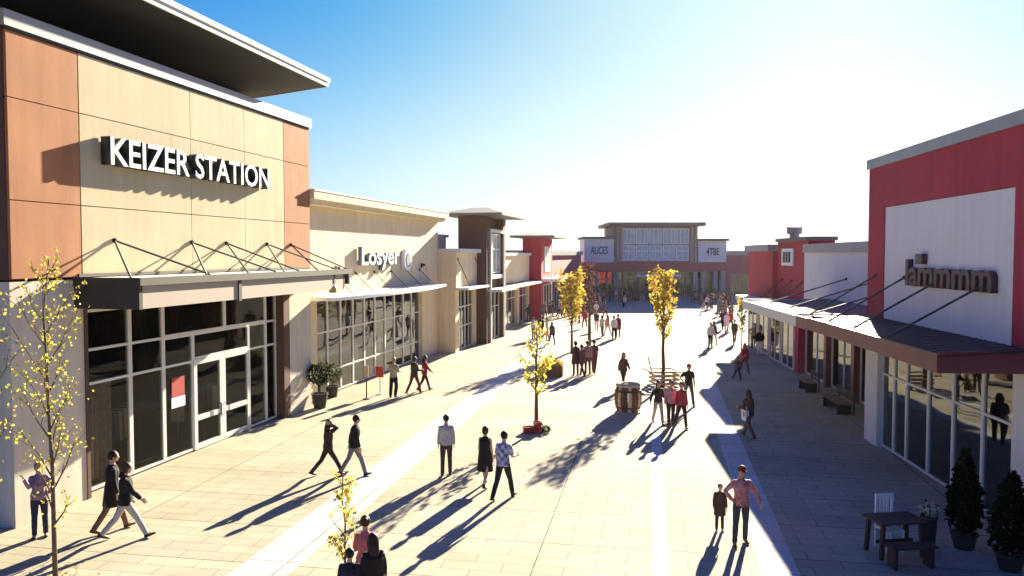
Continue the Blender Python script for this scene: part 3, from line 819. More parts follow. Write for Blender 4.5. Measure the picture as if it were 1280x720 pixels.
q = MB(); n = 20
q.tube([LG.p(12.6, .02, 6.1), LG.p(12.6, .24, 6.1)], [(.62, .62), (.62, .62)], 24, side=LG.u)
oo = pb(q, 'emblem', M['letterwhite'], s2)
q = MB(); q.tube([LG.p(12.6, .24, 6.1), LG.p(12.6, .27, 6.1)], [(.36, .4), (.36, .4)], 24, side=LG.u); q.build('inset', M['bluegrey'], oo)
for i, (u, wh) in enumerate(((3.4, 'nearest'), (9.0, 'middle'), (15.6, 'farthest'))):
    q0 = LG.p(u, .0, 5.75)
    t = thing('wall_lamp', 'small dark wall lamp on the cream wall, ' + wh + ' of three', 'lamp', (q0.x, q0.y, 5.75), LG.ang(), 'wall lamps on the cream shop')
    q = MB(); q.box(WORLD, -.06, .06, -.06, .02, -.16, .12); q.build('back_plate', M['dark'], t)
    q = MB(); q.lathe((0, -.16, -.06), [(.10, 0), (.07, .12), (.03, .16)], 10); q.build('lamp_shade', M['dark'], t)
# ------------------------------------------------------------------ small bay between
b3 = root_thing('shop_building', 'small cream bay with flat cornice projecting before the brown tower', 'shop building', LF.p(21, 1, 0))
w = MB(); w.box(LF, 19.05, 24.4, -8, .8, 4.2, 6.5); w.box(LF, 19.05, 19.9, -8, .75, 0, 4.2); w.box(LF, 23.6, 24.4, -8, .75, 0, 4.2); w.box(LF, 19.05, 24.4, -8, -3, .0, 4.2)
w.box(LF, 19.05, 24.4, -8, -1.5, 6.5, 7.6)
pb(w, 'wall', M['cream'], b3)
c = MB(); c.box(LF, 18.9, 24.45, -1.4, 1.1, 6.5, 6.78); c.box(LF, 18.95, 24.45, -8, -1.3, 7.6, 7.8); pb(c, 'cornice', M['fascia'], b3)
c = MB(); c.box(LF, 18.8, 24.45, .8, 1.7, 4.1, 4.25); pb(c, 'awning', M['fascia'], b3)
rods(b3, LF, [((19.4, .82, 6.1), (19.6, 1.6, 4.25)), ((23.9, .82, 6.1), (23.7, 1.6, 4.25))], M['bark'], .025)
interior(b3, LF, 20.0, 23.5, -2.9, .45, 4.15)
for a, b in ((19.9, 21.75), (21.75, 23.6)): window(b3, LF, a, b, .05, 4.15, .65, M['alu'], M['glass'], hm=[1.6, 2.9], vm=[(a + b) / 2], fw=.07)
# ------------------------------------------------------------------ brown tower
b4 = root_thing('clock_tower_shop', 'dark brown tower shop under a wide flat hipped roof', 'tower', LF.p(27, 1, 0)); b4.name = 'shop_tower'
w = MB(); w.box(LF, 24.45, 25.5, -.6, 1.5, 0, 9.1); w.box(LF, 29.7, 30.6, -.6, 1.5, 0, 9.1); w.box(LF, 25.5, 29.7, -.6, 1.0, 8.0, 9.1); w.box(LF, 24.45, 30.6, -6, -.6, 0, 6.2); w.box(LF, 25.5, 29.7, -.6, -.4, 6.2, 8); w.box(LF, 25.5, 29.7, -.6, 1.1, 3.9, 4.9)
pb(w, 'wall', M['brown'], b4)
w = MB(); w.box(LF, 25.3, 25.52, 1.5, 1.62, 0, 8.0); w.box(LF, 29.68, 29.9, 1.5, 1.62, 0, 8.0); w.box(LF, 25.3, 29.9, 1.5, 1.62, 8.0, 8.25); w.box(LF, 25.52, 29.68, 1.1, 1.5, 4.6, 4.9); w.box(LF, 25.0, 30.2, 1.3, 2.5, 3.7, 3.9)
pb(w, 'pale_frame', M['fascia'], b4)
def hip_roof(root, F, u0, u1, n0, n1, z0, zt, th, m, name='roof'):
    r = MB(); cu, cn_ = (u0 + u1) / 2, (n0 + n1) / 2
    B = [F.p(u0, n0, z0), F.p(u1, n0, z0), F.p(u1, n1, z0), F.p(u0, n1, z0)]
    T = [p + Vector((0, 0, th)) for p in B]
    lu, ln = (u1 - u0) * .12, (n1 - n0) * .12
    P = [F.p(cu - lu, cn_ - ln, zt), F.p(cu + lu, cn_ - ln, zt), F.p(cu + lu, cn_ + ln, zt), F.p(cu - lu, cn_ + ln, zt)]
    r.quad(B[::-1])
    for i in range(4):
        j = (i + 1) % 4
        r.quad([B[i], B[j], T[j], T[i]]); r.quad([T[i], T[j], P[j], P[i]])
    r.quad(P)
    return pb(r, name, m, root)
hip_roof(b4, LF, 23.2, 31.8, -1.7, 2.9, 9.15, 9.85, .16, M['slab'])
for a, b in ((25.55, 26.95), (26.95, 28.3), (28.3, 29.65)):
    window(b4, LF, a, b, 5.0, 7.95, 1.3, M['fascia'], M['glassteal'], hm=[6.8], fw=.09)
    window(b4, LF, a, b, .05, 3.65, 1.2, M['alu'], M['glass'], hm=[2.5], fw=.07)
# ------------------------------------------------------------------ cream block after tower
b5 = root_thing('shop_building', 'low cream shop behind the brown tower with pale flat awning', 'shop building', LF.p(38, 0, 0))
w = MB(); w.box(LF, 30.65, 46.7, -10, .3, 3.9, 6.3); w.box(LF, 30.65, 46.7, -10, -3, 0, 3.9)
for a in (30.65, 35.8, 41, 46.1): w.box(LF, a, a + .6, -3, .3, 0, 3.9)
pb(w, 'wall', M['cream'], b5)
c = MB(); c.box(LF, 30.65, 46.75, -.3, .5, 6.3, 6.55); pb(c, 'cornice', M['fascia'], b5)
c = MB(); c.box(LF, 30.65, 46.7, .3, 1.6, 3.6, 3.8); pb(c, 'awning', M['fascia'], b5)
for a in (31.25, 36.4, 41.6): window(b5, LF, a, a + 4.5, .05, 3.6, .1, M['alu'], M['glassdark'], hm=[2.5], vm=[a + 1.5, a + 3], fw=.08)
# ------------------------------------------------------------------ red tower
b6 = root_thing('shop_tower', 'small red tower shop with flat slab roof behind the cream shop', 'tower', LF.p(50, 1, 0))
w = MB(); w.box(LF, 46.8, 53.3, -.4, 1.5, 0, 8.0); w.box(LF, 46.8, 53.3, -6, -.4, 0, 6); pb(w, 'wall', M['red'], b6)
w = MB()
for a in (48.4, 49.6, 50.8): w.box(LF, a, a + .7, 1.5, 1.58, 4.6, 7.2)
pb(w, 'white_panel', M['white'], b6)
c = MB(); c.box(LF, 47, 53.2, 1.5, 3.4, 3.7, 4.0); pb(c, 'awning', M['letterwhite'], b6)
hip_roof(b6, LF, 45.4, 54.6, -1.4, 3.0, 8.05, 8.7, .2, M['slab'])
window(b6, LF, 47.6, 52.5, .05, 3.4, 1.62, M['alu'], M['glassdark'], vm=[49.2, 50.8], fw=.09)
b7 = root_thing('shop_building', 'long faded red low shop with grey cap at the far left', 'shop building', LF.p(70, 0, 0))
w = MB(); w.box(LF, 53.4, 88, -10, .2, 0, 6.3); pb(w, 'wall', M['pink'], b7)
c = MB(); c.box(LF, 53.4, 88, -10, .5, 6.3, 6.85); pb(c, 'parapet_cap', M['grey'], b7)
c = MB(); c.box(LF, 55, 86, .2, 1.8, 3.6, 3.85); pb(c, 'awning', M['maroon'], b7)
for i in range(7): window(b7, LF, 56 + i * 4.3, 59.6 + i * 4.3, .05, 3.4, .32, M['alu'], M['glassdark'], vm=[57.2 + i * 4.3, 58.4 + i * 4.3], fw=.08)

# ------------------------------------------------------------------ central building
cb = root_thing('central_building', 'broad red and pale entrance hall with glazed upper storeys closing the plaza', 'mall building', (21.6, 122, 0))
w = MB(); w.box(CF, -6.4, 6.2, -12, 0, 5.3, 10.6); pb(w, 'wall', M['warmbrown'], cb)
w = MB(); w.box(CF, -10.7, 10.3, -.0, .35, 3.9, 5.25); w.box(CF, -10.7, 10.3, -10, -5, 0, 5.25); pb(w, 'red_band', M['bandred'], cb)
for a, b, z in ((-10.8, -6.4, 8.7), (6.2, 10.4, 8.4)):
    w = MB(); w.box(CF, a, b, -8, .5, 5.25, z); wg = pb(w, 'wing', M['white'], cb)
    c = MB(); c.box(CF, a - .3, b + .3, -8, .9, z, z + .35); c.build('roof', M['slab'], wg)
c = MB(); c.box(CF, -7.3, 7.1, -13, 1.4, 10.65, 11.15); pb(c, 'roof', M['slab'], cb)
for i in range(5):
    a = -5.1 + i * 2.02
    window(cb, CF, a, a + 1.9, 5.45, 7.75, .14, M['letterwhite'], M['glassteal'], vm=[a + .95], hm=[6.9], fw=.14)
    window(cb, CF, a, a + 1.9, 7.95, 10.3, .14, M['letterwhite'], M['glassteal'], vm=[a + .65, a + 1.3], fw=.14)
for a in (-5.35, -5.9, 5.15, 5.7):
    c = MB(); c.box(CF, a, a + .35, .0, .3, 5.3, 10.55); pb(c, 'pilaster', M['beige'], cb)
for a in (-10.3, -9.4, -6.3, 5.6, 6.8, 8.6, 9.7):
    c = MB(); c.box(CF, a, a + .65, -.6, .1, 0, 3.9); pb(c, 'column', M['beige'], cb)
c = MB(); c.box(CF, -3.4, 3.4, .35, 2.2, 3.15, 3.4); pb(c, 'entrance_canopy', M['letterwhite'], cb)
for i in range(8):
    a = -9.6 + i * 2.4
    window(cb, CF, a, a + 2.3, .05, 3.85, -1.2, M['beige'], M['glassdark'], hm=[2.6], vm=[a + .75, a + 1.5], fw=.12)
w = MB(); w.box(CF, -10.7, 10.3, -5, -1.4, 3.7, 3.9); w.box(CF, -10.7, -10.1, -5, -1.4, 0, 3.7); w.box(CF, 9.7, 10.3, -5, -1.4, 0, 3.7); pb(w, 'interior', M['interior'], cb)
for nm, tx, a, ln, mm, lab in (('l', 'ALICES', -9.9, 2.6, M['letterteal'], 'teal letters on pale left wing of the far entrance hall'), ('r', '4TBE', 7.4, 1.9, M['letterblue'], 'dark blue letters on pale right wing of the far entrance hall')):
    sg = root_thing('shop_sign', lab, 'sign', CF.p(a, .6, 0)); letters(sg, CF, tx, a, .52, 6.5 if nm == 'l' else 6.3, 1.1, ln, .1, mm, mm, 1, .02)
b8 = root_thing('shop_building', 'low faded red wall with grey cap right of the far entrance hall', 'shop building', (34, 122, 0))
w = MB(); w.box(CF, 10.5, 22, -10, -.5, 0, 6.3); pb(w, 'wall', M['pink'], b8)
c = MB(); c.box(CF, 10.4, 22, -10, -.2, 6.3, 6.95); pb(c, 'parapet_cap', M['grey'], b8)
for a in (11.2, 14.4): window(b8, CF, a, a + 2.8, .05, 3.4, -.38, M['beige'], M['glassdark'], vm=[a + .9, a + 1.8], fw=.12)

# ------------------------------------------------------------------ right row
c1 = root_thing('shop_building', 'deep red stucco shop with large white sign panel and maroon canopy', 'shop building', RF.p(-6, 0, 0))
RU0, RU1 = -19.0, 0.0
w = MB(); w.box(RF, RU0, RU1, -14, -.12, 4.0, 9.3); w.box(RF, RU0, RU1, -14, -7, 0, 4.0)
# raised red frame round the recessed white panel
w.box(RF, -1.45, RU1, -.12, 0, 4.0, 9.3); w.box(RF, RU0, -9.4, -.12, 0, 4.0, 9.3); w.box(RF, -9.4, -1.45, -.12, 0, 7.95, 9.3)
pb(w, 'wall', M['red'], c1)
w = MB(); w.box(RF, -9.38, -1.47, -.12, -.03, 4.2, 7.93); pb(w, 'white_panel', M['white'], c1)
for a, b in ((-1.15, RU1), (-12.4, -9.55), (RU0, -17.5)):
    w = MB(); w.box(RF, a, b, -7, .02, 0, 3.98); pb(w, 'pier', M['white'], c1)
c = MB(); c.box(RF, RU0 - .05, RU1 + .05, -.4, .08, 9.3, 9.62); c.box(RF, RU0 - .05, RU1 + .05, -14, -.4, 9.3, 9.5); pb(c, 'parapet_cap', M['grey'], c1)
def right_canopy(root, u0, u1, nin, z1, fm, rm, seam=.45, nout=2.0, fh=.36):
    c = MB()
    slab(c, RF, u0, u1, nin, z1 + .12, nout - .06, z1 - .02, .05, 0)
    u = u0 + .2
    while u < u1 - .1:
        slab(c, RF, u, u + .04, nin, z1 + .135, nout - .06, z1 - .005, .05, 0); u += seam
    co = pb(c, 'canopy', rm, root)
    c = MB(); c.box(RF, u0, u1, nout - .06, nout, z1 - fh, z1 + .06); c.box(RF, u0, u0 + .06, nin, nout - .06, z1 - fh, z1 + .12); c.box(RF, u1 - .06, u1, nin, nout - .06, z1 - fh, z1 + .12)
    c.box(RF, u0 + .06, u1 - .06, nin, nout - .06, z1 - fh + .1, z1 - fh + .16)
    c.build('fascia', fm, co)
    return co
right_canopy(c1, -10.3, -.02, .02, 4.15, M['maroon'], M['maroonroof'])
rods(c1, RF, [((u, .0, 5.75 - .05), (u + 1.1, 1.9, 4.25)) for u in (-8.2, -5.6, -3.2, -.8)], M['letterdark'], .03)
interior(c1, RF, -9.5, -1.2, -6.5, -.3, 3.7)
us = [-9.5, -7.9, -6.3, -4.75, -3.2, -2.2, -1.2]
for a, b in zip(us[:-1], us[1:]): window(c1, RF, a, b, .05, 3.7, -.12, M['alu'], M['glassdark'], hm=[2.46], fw=.065)
window(c1, RF, -17.4, -12.5, .05, 3.7, -.12, M['alu'], M['glassdark'], hm=[2.46], vm=[-16, -14.5], fw=.065)
s3 = root_thing('shop_sign', 'dark purple letters on the white panel of the deep red shop', 'sign', RF.p(-6.4, .2, 0))
letters(s3, RF, 'lammmm', -3.6, -.02, 5.5, .76, 5.1, .16, M['letterpurple'], M['letterpurple'], -1, .02)
q = MB(); q.box(RF, -4.75, -4.3, -.02, .14, 6.12, 6.42); pb(q, 'crown_block', M['letterpurple'], s3)
# white shop
c2 = root_thing('shop_building', 'white stucco shop with grey cap between the red tower and the deep red shop', 'shop building', RF.p(8, -2, 0))
w = MB(); w.box(RF, .02, 15.5, -12, -2, 3.7, 6.5); w.box(RF, .02, 15.5, -12, -8, 0, 3.7)
pb(w, 'wall', M['white'], c2)
c = MB(); c.box(RF, .02, 15.5, -12, -1.9, 6.5, 6.95); pb(c, 'parapet_cap', M['grey'], c2)
right_canopy(c2, .02, 1.5, -1.98, 4.12, M['maroon'], M['maroonroof'])
right_canopy(c2, 1.52, 11.5, -1.98, 4.10, M['fascia'], M['roofblue'], fh=.34)
rods(c2, RF, [((u, -1.98, 5.3), (u + .6, 1.2, 4.2)) for u in (1.5, 5.0, 8.5)], M['letterdark'], .03)
interior(c2, RF, .1, 15.4, -7.5, -2.4, 3.68)
us = [.05, 3.1, 3.5, 6.9, 7.3, 10.9, 11.3, 15.45]
for i, (a, b) in enumerate(zip(us[:-1], us[1:])):
    if i % 2: 
        w = MB(); w.box(RF, a, b, -2.6, -1.85, 0, 3.68); pb(w, 'pier', M['maroon'], c2)
    else: window(c2, RF, a, b, .05, 3.66, -2.1, M['alu'], M['glassdark'], hm=[2.6], vm=[(a + b) / 2], fw=.08)
# red tower on the right
c3 = root_thing('shop_tower', 'deep red tower shop with small white plaque and flat slab cap on the right', 'tower', RF.p(19, -1.8, 0))
w = MB(); w.box(RF, 15.55, 22.3, -3.6, -2.2, 0, 7.15); w.box(RF, 15.55, 22.3, -3.4, -1.75, 0, 3.4); w.box(RF, 15.55, 22.3, -8, -3.6, 0, 6); pb(w, 'wall', M['red'], c3)
c = MB(); c.box(RF, 15.4, 22.35, -3.7, -2.05, 7.15, 7.36); pb(c, 'roof', M['slab'], c3)
c = MB(); c.box(RF, 15.55, 22.3, -1.75, -.9, 3.3, 3.6); pb(c, 'canopy', M['fascia'], c3)
for a in (16.2, 19.2): window(c3, RF, a, a + 2.6, .05, 3.25, -1.65, M['alu'], M['glassdark'], vm=[a + 1.3], fw=.08)
rods(c3, RF, [((u, -2.18, 4.9), (u + .4, -.95, 3.6)) for u in (16.5, 18.8, 21)], M['letterdark'], .03)
pl = root_thing('wall_plaque', 'small white plaque with three dark strokes on the right red tower', 'sign', RF.p(19.5, -1.6, 0))
q = MB(); q.box(RF, 18.4, 21.0, -2.19, -2.11, 5.75, 6.75); pb(q, 'board', M['letterwhite'], pl)
letters(pl, RF, 'III', 20.5, -2.105, 5.95, .6, 1.6, .04, M['letterdark'], M['letterdark'], -1, .02)
vt = root_thing('roof_vent', 'squat grey roof vent standing on the right red tower', 'vent', RF.p(20.5, -2.4, 0))
q = MB(); q.lathe(RF.p(21.2, -2.9, 7.36), [(.28, 0), (.28, .25), (.44, .28), (.46, .62), (.38, .72), (.05, .76)], 14); pb(q, 'cowl', M['grey'], vt)
c4 = root_thing('shop_building', 'bright red low shop at the far end of the right row', 'shop building', RF.p(25, -2, 0))
w = MB(); w.box(RF, 22.35, 29.5, -9, -1.9, 0, 6.6); pb(w, 'wall', M['brightred'], c4)
c = MB(); c.box(RF, 22.36, 29.6, -9, -1.6, 6.6, 7.02); pb(c, 'parapet_cap', M['grey'], c4)
c = MB(); c.box(RF, 22.45, 29, -1.9, -.9, 3.25, 3.55); pb(c, 'canopy', M['fascia'], c4)
for a in (22.9, 26.2): window(c4, RF, a, a + 2.8, .05, 3.2, -1.78, M['alu'], M['glassdark'], vm=[a + 1.4], fw=.08)
# ------------------------------------------------------------------ people in the foreground and middle distance
def P(label, px, y, h, heading, topc, botc, hairc=(.025, .017, .012), skin=0, shoes='dark', voxel=None, group=None, hatc=None, dx=0, z=0, **p):
    x, yy = gpt(px, y)
    v = voxel or (.011 if yy < 24 else .014 if yy < 34 else .02)
    return make_person(label, x + dx, yy, heading, h, p, topc, botc, hairc, skin, shoes, v, group, hatc, eyes=yy < 36)
BLK = (.014, .013, .014); DKB = (.05, .028, .02); JEAN = (.03, .045, .09); GRY = (.16, .16, .17); WHT = (.62, .60, .58); TAUPE = (.20, .14, .09)
FLORAL = check_mat('floral_cloth', (.38, .22, .28), (.12, .08, .16), 17)
PLAIDRED = check_mat('plaid_red_cloth', (.42, .06, .06), (.40, .28, .27), 15)
PLAIDRED2 = check_mat('plaid_pink_cloth', (.50, .16, .18), (.50, .36, .36), 12)
BLUEWHITE = check_mat('blue_white_cloth', (.05, .07, .30), (.55, .53, .55), 5)
GREYPRINT = check_mat('grey_print_cloth', (.50, .47, .44), (.36, .33, .32), 19)
CAMO = check_mat('yellow_print_cloth', (.50, .45, .28), (.18, .16, .12), 16)

P('person in floral purple top and dark jeans behind the near left sapling', 42, 676, 1.72, 205, FLORAL, (.03, .03, .06), (.30, .10, .03), fem=True, legs='stand', armr='phone', arml='akimbo', hair='bob')
P('person in long black coat and tan trousers beside the shop window', 134, 668, 1.90, -60, BLK, (.16, .085, .05), BLK, legs='walk2', top='coat', armr='down', arml='pocket', hair='short', shoes='brown')
P('person in black jacket and pale trousers striding beside the black coat', 151, 678, 1.82, -62, (.012, .011, .012), (.42, .38, .36), (.05, .02, .015), fem=True, legs='stride', top='jacket', armr='fwd', arml='pocket', hair='bob', hood=True)
P('person in dark brown clothes raising both arms to their hair', 408, 597, 1.70, -65, DKB, (.04, .025, .018), (.04, .02, .012), fem=True, legs='stride', armr='hair', arml='down', hair='long', top='jacket')
P('person in black jacket and grey jeans walking right near the shop', 441, 597, 1.80, -70, BLK, GRY, BLK, legs='walk', top='jacket', armr='down', arml='back', lean=5)
P('person in white printed shirt and brown trousers alone on the pale band', 557, 597, 1.76, 5, GREYPRINT, (.075, .05, .035), BLK, legs='apart', armr='down', arml='down', sleeve='long', hair='short')
P('person in sleeveless black dress with bare legs', 606, 611, 1.70, -20, BLK, BLK, (.06, .022, .015), fem=True, legs='walk2', top='dress', bottom='none', sleeve='none', armr='down', arml='down', hair='bob', skin=0)
P('person in blue and white shirt and black jeans beside the black dress', 629, 627, 1.82, -28, BLUEWHITE, (.022, .02, .024), BLK, legs='walk', armr='carry', arml='down', sleeve='short', lean=4)
x, yy = -2.62, 14.1
make_person('person in pink shirt with dark shawl cut off at the bottom edge', x, yy, 10, 1.72, dict(fem=True, legs='stand', hair='bun', top='shirt', armr='down', arml='carry', sleeve='long'), (.50, .14, .15), BLK, (.035, .015, .012), 0, 'dark', .011)
make_person('person with dark brown hair in a black coat cut off at bottom edge', -2.33, 13.25, 20, 1.70, dict(fem=True, legs='stand', hair='long', top='coat', armr='down', arml='down', fat=1.1), (.016, .012, .012), BLK, (.03, .013, .010), 0, 'dark', .011)
make_person('short person with black hair beside the small yellow sapling', -2.72, 13.2, 0, 1.47, dict(legs='stand', hair='short', top='jacket', armr='down', arml='down'), (.02, .02, .03), BLK, BLK, 0, 'dark', .011)
P('person in black cap and red plaid shirt with hands out in the sunlight', 930, 686, 1.76, 182, PLAIDRED, (.045, .05, .065), (.02, .012, .01), skin=1, legs='apart', spread=5, armr='akimbo', arml='out', hat=True, hatc=(.20, .02, .02))
P('small child in dark olive coat beside the red plaid shirt', 903, 668, 1.10, 175, (.06, .05, .03), (.05, .04, .03), (.05, .025, .015), legs='stand', top='coat', armr='down', arml='down', shoes='white')
P('person in brown top with white bag arm walking in the right shade', 938, 549, 1.78, 20, (.13, .06, .035), (.14, .07, .045), (.10, .045, .025), fem=True, legs='stride', top='jacket', arml='carry', hair='long')
P('person with long hair in dark brown tunic near the barrel', 780, 486, 1.76, 200, (.10, .05, .045), (.07, .05, .045), (.06, .025, .018), fem=True, legs='walk', top='jacket', armr='back', arml='fwd', hair='long')
P('person in black shirt and grey jeans behind the red shirts', 862, 508, 1.82, 190, (.03, .024, .024), (.11, .11, .12), BLK, legs='walk2', armr='akimbo', arml='down', sleeve='short')
P('person in black top beside the pale tree planter', 824, 531, 1.68, 185, (.03, .018, .016), (.36, .32, .28), (.04, .02, .015), legs='walk2', armr='out', arml='carry', hair='long', fem=True)
P('person in red and white plaid shirt with brown trousers in the group of three', 840, 534, 1.76, 176, PLAIDRED2, (.06, .03, .03), (.04, .02, .015), legs='walk', armr='down', arml='down', sleeve='long')
P('person in bright red shirt with dark trousers in the group of three', 853, 536, 1.74, 186, (.50, .055, .06), (.055, .03, .03), (.16, .05, .03), legs='walk2', armr='down', arml='down', fem=True, hair='bob')
P('person in yellow print shirt and black trousers by the cream shop', 491, 498, 1.80, -20, CAMO, BLK, (.30, .22, .12), legs='pass', armr='carry', arml='carry', sleeve='long', leg_w=1.25)
P('person in maroon trousers and dark fluffy jacket by the cream shop', 517, 493, 1.76, -40, (.05, .035, .035), (.14, .02, .03), BLK, fem=True, legs='walk', top='jacket', armr='carry', arml='down', hair='bob')
P('person in crimson coat swinging one arm by the cream shop', 530, 489, 1.70, -70, (.24, .025, .04), (.05, .015, .02), BLK, fem=True, legs='walk2', top='jacket', armr='fwd', arml='out', hair='long')

# prototypes for the distance
V = .026
protos = []
specs = [dict(legs='walk', top='jacket', armr='fwd', arml='back'), dict(fem=True, legs='walk2', top='jacket', hair='long', armr='carry', arml='down'),
         dict(legs='stand', top='shirt', armr='down', arml='pocket'), dict(fem=True, legs='stand', top='coat', hair='bob', armr='down', arml='carry'),
         dict(legs='walk2', top='shirt', sleeve='short', armr='back', arml='fwd', leg_w=1.2), dict(fem=True, legs='apart', top='shirt', hair='bun', armr='akimbo', arml='down')]
MAR = (.12, .05, .05); RED = (.40, .04, .05); CRM = (.55, .50, .42); PNK = (.45, .22, .24); NVY = (.03, .035, .08); PUR = (.14, .06, .12); ORG = (.50, .24, .06); OLV = (.10, .09, .05)
far = [  # px, feet y, proto, heading, height, top, bottom, hair, label, group
    (720, 470, 3, 10, 1.82, MAR, MAR, 'broadest of the four maroon figures standing by the flower box'),
    (728, 471, 0, 30, 1.72, (.13, .055, .05), (.10, .04, .04), 'maroon figure second from the flower box in the row of four'),
    (735, 469, 2, 0, 1.80, (.32, .20, .20), (.11, .05, .05), 'figure with pinkish shoulders in the maroon row of four'),
    (743, 467, 4, -20, 1.84, (.12, .05, .06), (.10, .045, .045), 'tall slim maroon figure farthest from the flower box in the row of four'),
    (667, 425, 2, 120, 1.72, CRM, TAUPE, 'person in cream shirt left of the golden tree'),
    (676, 424, 0, 180, 1.82, BLK, BLK, 'person all in black left of the golden tree'),
    (684, 426, 5, 90, 1.70, WHT, PNK, 'person in white shirt and pink trousers left of the golden tree'),
    (690, 431, 1, 200, 1.66, (.10, .07, .07), BLK, 'person in grey brown jacket left of the golden tree'),
    (768, 425, 2, 10, 1.80, WHT, BLK, 'person in white shirt and black trousers walking before the blue shade'),
    (773, 422, 3, -20, 1.80, (.20, .05, .07), (.10, .07, .07), 'person in wine red coat walking before the blue shade'),
    (760, 420, 1, 40, 1.70, PNK, WHT, 'person in pink jacket and white trousers before the blue shade'),
    (753, 421, 5, 30, 1.66, CRM, GRY, 'person in cream shirt and grey trousers before the blue shade'),
    (746, 414, 4, 170, 1.76, (.07, .04, .05), WHT, 'person in dark shirt and white trousers beside the bare purple tree'),
    (731, 410, 0, 160, 1.78, RED, MAR, 'person in red jacket beside the trunk of the bare purple tree'),
    (724, 404, 2, 90, 1.74, GRY, NVY, 'person in grey shirt behind the golden tree'),
    (757, 399, 1, 30, 1.72, PUR, BLK, 'person in purple jacket at the edge of the blue shade'),
    (745, 398, 5, 10, 1.70, WHT, TAUPE, 'person in white shirt and tan trousers at the edge of the blue shade'),
    (740, 393, 3, 60, 1.74, NVY, BLK, 'person in navy coat at the edge of the blue shade'),
    (781, 386, 4, 180, 1.72, CRM, NVY, 'person in cream shirt standing inside the blue shade'),
    (777, 384, 1, 200, 1.66, (.08, .04, .07), BLK, 'person in dark plum jacket inside the blue shade'),
    (758, 387, 0, 30, 1.8, (.06, .04, .06), BLK, 'person in black jacket inside the blue shade'),
    (736, 381, 2, 90, 1.75, TAUPE, BLK, 'person in taupe shirt before the far left columns'),
    (743, 379, 3, 0, 1.70, ORG, TAUPE, 'person in orange coat before the far left columns'),
    (749, 380, 4, 0, 1.76, WHT, MAR, 'person in white shirt and maroon trousers before the far left columns'),
    (755, 378, 1, 20, 1.70, PNK, BLK, 'person in pink jacket and black trousers before the far left columns'),
    (763, 377, 0, 10, 1.76, MAR, NVY, 'person in maroon jacket under the far entrance canopy'),
    (770, 377, 2, 170, 1.74, CRM, TAUPE, 'person in cream shirt and tan trousers under the far entrance canopy'),
    (778, 376, 5, 0, 1.68, RED, BLK, 'person in red shirt under the far entrance canopy'),
    (787, 376, 3, 0, 1.70, BLK, BLK, 'person in black coat under the far entrance canopy'),
    (795, 376, 4, 20, 1.78, GRY, BLK, 'person in grey shirt under the far entrance canopy'),
    (804, 377, 1, 0, 1.66, NVY, WHT, 'person in navy jacket and white trousers under the far entrance canopy'),
    (868, 380, 2, 0, 1.75, OLV, BLK, 'person in olive shirt right of the tall golden tree'),
    (876, 382, 3, 200, 1.7, MAR, BLK, 'person in maroon coat right of the tall golden tree'),
    (884, 387, 5, 10, 1.68, WHT, NVY, 'person in white shirt in the far right shade'),
    (880, 392, 0, 90, 1.5, PNK, GRY, 'short person in pink jacket in the far right shade'),
    (893, 380, 1, 0, 1.7, ORG, MAR, 'person in orange jacket before the far right columns'),
    (899, 378, 4, 0, 1.76, PNK, TAUPE, 'person in pink shirt before the far right columns'),
    (904, 384, 3, 180, 1.7, RED, RED, 'person in long red coat before the far right columns'),
    (910, 386, 0, 170, 1.8, (.20, .04, .05), BLK, 'person in dark red jacket before the far right columns'),
    (915, 380, 2, 0, 1.76, TAUPE, NVY, 'person in taupe shirt and navy trousers before the far right columns'),
    (889, 436, 2, 185, 1.78, WHT, BLK, 'person in white shirt and black trousers on the sunlit right side'),
    (893, 431, 1, 190, 1.72, (.08, .06, .06), CRM, 'person in brown jacket and cream trousers on the sunlit right side'),
    (904, 412, 0, 180, 1.76, NVY, BLK, 'person in navy jacket where the sunlight meets far shade'),
    (909, 416, 3, 170, 1.72, WHT, PNK, 'person in white coat where the sunlight meets far shade'),
    (914, 413, 4, 20, 1.76, RED, NVY, 'person in red shirt and navy trousers where sunlight meets far shade'),
    (919, 430, 0, 175, 1.80, (.06, .07, .05), OLV, 'person in dark olive jacket beside the yellow sapling'),
    (932, 468, 1, 195, 1.70, (.45, .03, .04), (.12, .05, .04), 'person in scarlet jacket at the shade edge'),
    (923, 476, 4, 200, 1.25, (.16, .08, .06), (.08, .05, .04), 'child in brown shirt beside the scarlet jacket'),
    (943, 436, 5, 180, 1.72, (.30, .20, .18), BLK, 'person in rosy shirt under the far pale canopy'),
    (951, 445, 2, 160, 1.78, BLK, WHT, 'person in black shirt and white trousers under the far pale canopy'),
    (957, 440, 3, 150, 1.66, (.40, .40, .42), GRY, 'person in pale grey coat under the far pale canopy'),
]
for i, (px, y, k, hd, h, tc, bc, lab) in enumerate(far):
    x, yy = gpt(px, y)
    grp = 'people strolling in the distance'
    if k >= len(protos) or protos[k] is None if k < len(protos) else True:
        while len(protos) <= k: protos.append(None)
        protos[k] = make_person(lab, x, yy, hd, h, specs[k], tc, bc, (.03, .018, .012), i % 3, 'dark', V, grp, eyes=False)
    else:
        place_copy(protos[k], lab, x, yy, hd, h, tc, bc, [(.03, .018, .012), (.09, .04, .02), (.015, .012, .012)][i % 3], i % 3, grp)
crng = random.Random(31)
CC = [BLK, MAR, NVY, PUR, DKB, (.16, .06, .06), TAUPE, (.25, .10, .10), GRY]
